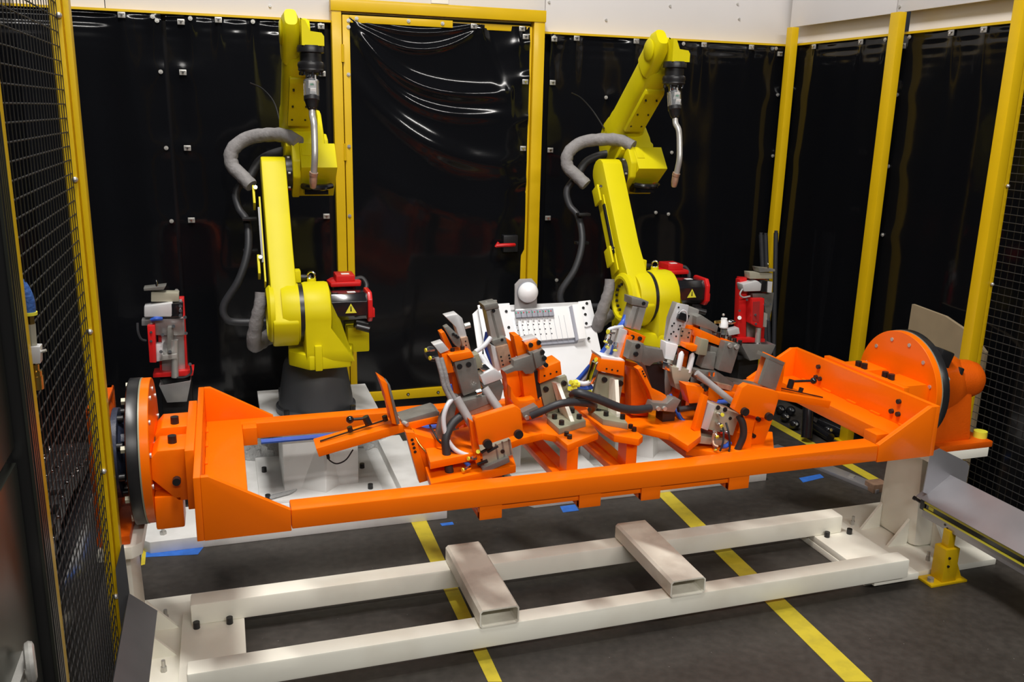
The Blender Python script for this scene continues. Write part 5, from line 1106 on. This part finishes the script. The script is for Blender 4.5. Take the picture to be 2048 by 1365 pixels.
# ================================================================== light curtains with sheet covers
lc = thing('light_curtain', 'yellow edged light curtain bar under a bent aluminium cover on the tailstock side', 'light curtain', (3.03, 2.7, 0), 'light curtains')
a, b_ = V((3.045, 3.03, .315)), V((3.045, 1.9, .315))
part('sheet_cover', MB().prism([(2.965, 3.02, .335), (2.968, 3.02, .332), (3.115, 3.02, .432), (3.113, 3.02, .437)], (0, -1.3, 0)), 'sheet_aluminium', lc, bevel=.001)
part('end_plate', pp([(1846, 985), (1862, 906), (1880, 898), (1933, 924), (1939, 933), (1922, 1020)], 2.985, .005), 'sheet_aluminium', lc)
part('back_sheet', MB().box((3.112, 1.75, .29), (3.118, 3.03, .435)), 'sheet_aluminium', lc)
part('housing', MB().box((2.995, 1.75, .24), (3.05, 3.0, .33)), 'sheet_aluminium', lc, bevel=.003)
part('yellow_edge', MB().box((2.985, 1.75, .312), (2.998, 2.985, .322)), 'tag_yellow', lc)
part('yellow_edge', MB().box((2.985, 1.75, .280), (2.998, 2.985, .288)), 'tag_yellow', lc)
part('lens', MB().box((2.990, 1.75, .288), (2.996, 2.975, .312)), 'dark_gloss', lc)
part('end_cap', MB().box((2.985, 2.98, .275), (3.03, 3.01, .325)), 'black', lc, bevel=.004)
part('connector', MB().cyl((3.0, 3.01, .30), (2.995, 3.05, .305), .008, n=10).cyl((2.995, 3.05, .305), (2.993, 3.06, .306), .010, n=10), 'black', lc)
part('lens_label', MB().box((2.989, 2.93, .292), (2.9905, 2.96, .308)), 'tag_yellow', lc)
for y in (2.86, 2.845): part('hole', MB().cyl((2.994, y, .262 if y > 2.85 else .25), (2.996, y, .262 if y > 2.85 else .25), .006, n=10), 'black', lc)
ft = part('post', MB().box((2.965, 2.80, .012), (3.04, 2.87, .17)), 'fence_yellow', lc, bevel=.003)
part('post_neck', MB().box((2.985, 2.815, .16), (3.02, 2.855, .25)), 'fence_yellow', lc, bevel=.002)
part('foot', MB().box((2.90, 2.79, 0), (3.10, 2.88, .012)), 'fence_yellow', lc, bevel=.003)
part('foot_bolt', MB().cyl((2.925, 2.825, .012), (2.925, 2.825, .03), .015, n=6), 'steel', lc)
for z in (.09, .13): part('screw', MB().cyl((2.985, 2.80, z), (2.985, 2.794, z), .006, n=8), 'black', lc)
part('foot_gusset', MB().prism([(3.04, 2.81, .012), (3.085, 2.81, .012), (3.04, 2.81, .11)], (0, .008, 0)), 'fence_yellow', lc)
lc2 = thing('light_curtain', 'bent dull aluminium light curtain cover beside the headstock post', 'light curtain', (-.37, 2.7, 0), 'light curtains')
p0 = at(258, 1190, y=2.92); 
part('sheet_cover', MB().prism([at(257, 1190, y=2.88), at(258, 1187, y=2.88), at(315, 1222, y=2.88), at(314, 1226, y=2.88)], (0, -1.1, -.0)), 'dull_sheet', lc2, bevel=.001)
part('end_plate', MB().prism([at(231, 1140, y=2.90), at(243, 1092, y=2.90), at(247, 1090, y=2.90), at(259, 1188, y=2.90), at(242, 1260, y=2.90)], (0, .005, 0)), 'dull_sheet', lc2)
part('drop_sheet', MB().prism([at(257, 1190, y=2.88), at(242, 1262, y=2.88), at(246, 1264, y=2.88), at(261, 1192, y=2.88)], (0, -1.1, 0)), 'dull_sheet', lc2)
part('housing', MB().box((-.385, 1.8, .21), (-.33, 2.87, .28)), 'extrusion', lc2)
part('post', MB().box((-.39, 2.5, 0), (-.33, 2.56, .24)), 'fence_yellow', lc2)

# ================================================================== near column at the left edge
nc = thing('extrusion_column', 'dark ribbed aluminium extrusion column with a stainless door panel', 'column', (-.46, 1.75, 0))
b = MB(); x1 = at(60, 817, y=1.87).x; x0 = x1-.046
b.box((x0, 1.84, 0), (x1, 1.90, 3.0))
part('extrusion', b, 'extrusion', nc, bevel=.004)
for k in range(4):
    part('rib', MB().box((x1-.001, 1.842+k*.015, 0), (x1+.004, 1.850+k*.015, 3.0)), 'extrusion', nc, bevel=.001)
part('trim_strip', MB().box((x1-.004, 1.832, 0), (x1+.002, 1.838, 3.0)), 'stainless', nc)
part('door_panel', MB().box((x0, 1.0, 0), (x0+.02, 1.83, 1.32)), 'stainless', nc, bevel=.003)
part('upper_panel', MB().box((x0, 1.0, 1.35), (x0+.02, 1.83, 3.0)), 'stainless', nc, bevel=.003)
hp = at(30, 1330, x=x0+.02)
hg = part('door_handle', MB().box((x0+.02, hp.y-.06, hp.z-.05), (x0+.035, hp.y+.06, hp.z-.01)).torus((x0+.045, hp.y, hp.z), (1, .2, 0), .03, .009, 20, 8), 'steel', nc, bevel=0)
# air drop on the column
ad = thing('air_drop', 'blue air hose with brass quick coupling on a silver block', 'air fitting', at(60, 700, x=-.41), None)
def ax_(u, v, x=-.405): return at(u, v, x=x)
y_ = ax_(70, 700).y
def ay(u, v, dy=0.): return at(u, v, y=y_+dy)
part('manifold_block', MB().prism([ay(33, 694), (ay(80, 694)), ay(81, 728), ay(33, 730)], (0, .03, 0)), 'aluminium', ad, bevel=.002)
part('bracket', MB().prism([ay(36, 648, .04), ay(42, 645, .04), ay(68, 868, .04), ay(62, 874, .04), ay(40, 720, .04)], (0, .006, 0)), 'steel', ad, bevel=.001)
part('block_screw', MB().cyl(ay(82, 704, .01), ay(93, 701, .01), .0035, n=8), 'steel', ad)
part('hex_adapter', MB().cyl(ay(63, 690, .015), ay(60, 648, .015), .012, n=6), 'plated', ad)
part('brass_nut', MB().cyl(ay(60, 648, .015), ay(59, 632, .015), .010, n=6), 'brass', ad)
part('hose_ring', MB().cyl(ay(58.5, 630, .015), ay(58, 624, .015), .0165, n=18), 'tag_yellow', ad)
part('hose', MB().tube([ay(57.5, 625, .015), ay(55, 603, .015), ay(47, 582, .015), ay(35, 566, .015), ay(20, 556, .02), ay(5, 552, .03)], .0145, 14), 'blue_cloth', ad)
part('brass_tail', MB().cyl(ay(70, 729, .015), ay(71, 742, .015), .0085, n=10).cyl(ay(71, 742, .015), ay(72, 752, .015), .013, n=16).cyl(ay(72, 752, .015), ay(74, 778, .015), .0145, n=18), 'brass', ad)

# ================================================================== things behind the tailstock
q = at(1850, 700, x=3.74)
cb = MB().prism([(3.70, 3.45, .0), (3.70, 3.45, .86), (3.70, 3.55, .93), (3.70, 3.75, .985), (3.70, 4.00, 1.0), (3.70, 4.02, .0)], (.02, 0, 0))
solo('cardboard_sheet', cb, 'cardboard', 'tan cardboard sheet with a curved top behind the tailstock', 'cardboard')
RD = at(1822, 925, z=0); rd = thing('red_drum', 'red round wire drum on the floor behind the cream column', 'drum', RD)
part('drum', MB().lathe(RD, (0, 0, 1), [(0, .15), (.02, .16), (.08, .16), (.09, .165), (.10, .16), (.20, .16), (.21, .15)], 36), 'red', rd)
part('lid', MB().lathe(RD+V((0, 0, .21)), (0, 0, 1), [(0, .155), (.012, .15), (.016, .1)], 36), 'red_dark', rd)
# aluminium floor channel
a0, a1 = at(1545, 898, z=0), at(1762, 985, z=0); dd = (a1-a0).normalized(); nn = V((-dd.y, dd.x, 0))*.045
fcn = thing('floor_channel', 'flat aluminium cable channel lying along the floor', 'cable channel', (a0+a1)/2)
part('channel_cover', MB().prism([a0-nn, a0+nn, a1+nn, a1-nn], (0, 0, .022)), 'sheet_aluminium', fcn, bevel=.002)
for f in (.35, .75):
    p = a0+(a1-a0)*f; part('channel_clip', MB().ob(p+V((0, 0, .026)), (.03, .03, .008), rot(0, 0, 30)), 'steel', fcn)
solo('steel_block', MB().box(at(1746, 988, z=0), at(1772, 982, z=0)+V((0, .06, .05))), 'copper', 'small brown steel angle piece at the end of the floor channel', 'steel piece', bevel=.004)
# black lift legs seen under the fixture, rods in the corner
lt = thing('tool_stand', 'black tubular stand with shiny feet lying under the far end of the frame', 'stand', (2.9, 4.4, 0))
def fl_(u, v, h=0.): p = at(u, v, z=0); return V((p.x, p.y, h))
for (u0, v0, h0), (u1, v1, h1), r in (((1612, 885, .03), (1636, 800, .40), .035), ((1690, 880, .04), (1640, 858, .04), .04), ((1660, 885, .03), (1612, 858, .05), .03)):
    part('tube', MB().cyl(fl_(u0, v0, h0), fl_(u1, v1, h1) if h1 < .3 else fl_(u0, v0, 0)+V((.07, .12, .40)), r, n=16), 'dark_gloss', lt)
for u, v in ((1588, 860), (1622, 862), (1580, 832), (1656, 872), (1560, 830), (1570, 845)):
    p = fl_(u, v, .0); part('castor', MB().ball(p+V((0, 0, .035)), .034, 12), 'dark_gloss', lt)
    part('castor_cap', MB().cyl(p+V((-.01, -.03, .05)), p+V((-.012, -.04, .055)), .010, n=10), 'chrome', lt)
for k, (u, v, lean, lb) in enumerate(((1522, 470, .06, 'slim black rod, one of a close pair leaning behind the nozzle cleaner'), (1531, 471, .05, 'slim black rod, one of a close pair leaning behind the nozzle cleaner'), (1552, 466, .02, 'tall black rod standing alone before the corner post'))):
    p = at(u, v, y=5.3); solo('black_rod', MB().cyl((p.x+lean*2.2, 5.2, 0), p, .016, n=12).cyl(p, p+V((0, 0, .015)), .012, n=12), 'cable_dark', lb, 'rod', group='rods in the corner')
# far yellow machine post seen through the right mesh
xf_ = 3.83
fp = thing('bollard', 'short yellow machine post on a round foot behind the mesh panel', 'post', (3.74, 2.93, 0))
part('upright', MB().box((3.715, 2.90, .1), (3.77, 2.96, 1.3)), 'fence_yellow', fp, bevel=.004)
part('sleeve', MB().box((3.705, 2.89, .03), (3.78, 2.97, .22)), 'fence_yellow', fp, bevel=.006)
part('foot', MB().lathe((3.74, 2.93, 0), (0, 0, 1), [(0, .10), (.02, .10), (.035, .06)], 24), 'fence_yellow', fp)
# clear wrap behind the pedestal
wp = MB(); n = 26
vs = [(.0+.034*i, 4.93+.02*math.sin(i*1.7+j), .06+.028*j+.008*math.sin(i*2.3+j*1.9)) for j in range(6) for i in range(n)]
vs2 = [(x, y+.012, z) for x, y, z in vs]
fs = [(j*n+i, j*n+i+1, (j+1)*n+i+1, (j+1)*n+i) for j in range(5) for i in range(n-1)]
solo('plastic_wrap', MB().add(vs, fs), 'wrap', 'crumpled clear plastic wrap behind the white robot stand', 'plastic wrap')
# sachet and tie on the floor plate
p = at(560, 993, z=.08); solo('plastic_bag', MB().prism([p+V(v) for v in ((-.06, 0, 0), (.0, .02, 0), (.09, .05, .0), (.05, .01, 0), (-.05, -.03, 0))], (0, 0, .012)), 'wrap', 'small clear plastic bag lying on the white floor plate', 'plastic bag', bevel=.003)

# black cable chain beyond the left mesh
ch = thing('cable_chain', 'black cable chain with shiny pins behind the mesh panel of the headstock post', 'cable chain', (-.72, 3.3, 0))
part('trough', MB().box((-.88, 2.35, 0), (-.58, 4.3, .42)), 'dark_gloss', ch, bevel=.01)
for k in range(16):
    y = 2.42+k*.115; z = .46+.10*math.exp(-((k-9)/3)**2)
    lk = part('link', MB().box((-.80, y, z-.035), (-.62, y+.09, z+.035)), 'black', ch, bevel=.008)
    for x in (-.80, -.71, -.62): part('pin', MB().ball((x, y+.045, z+.036), .010, 8), 'chrome', lk)
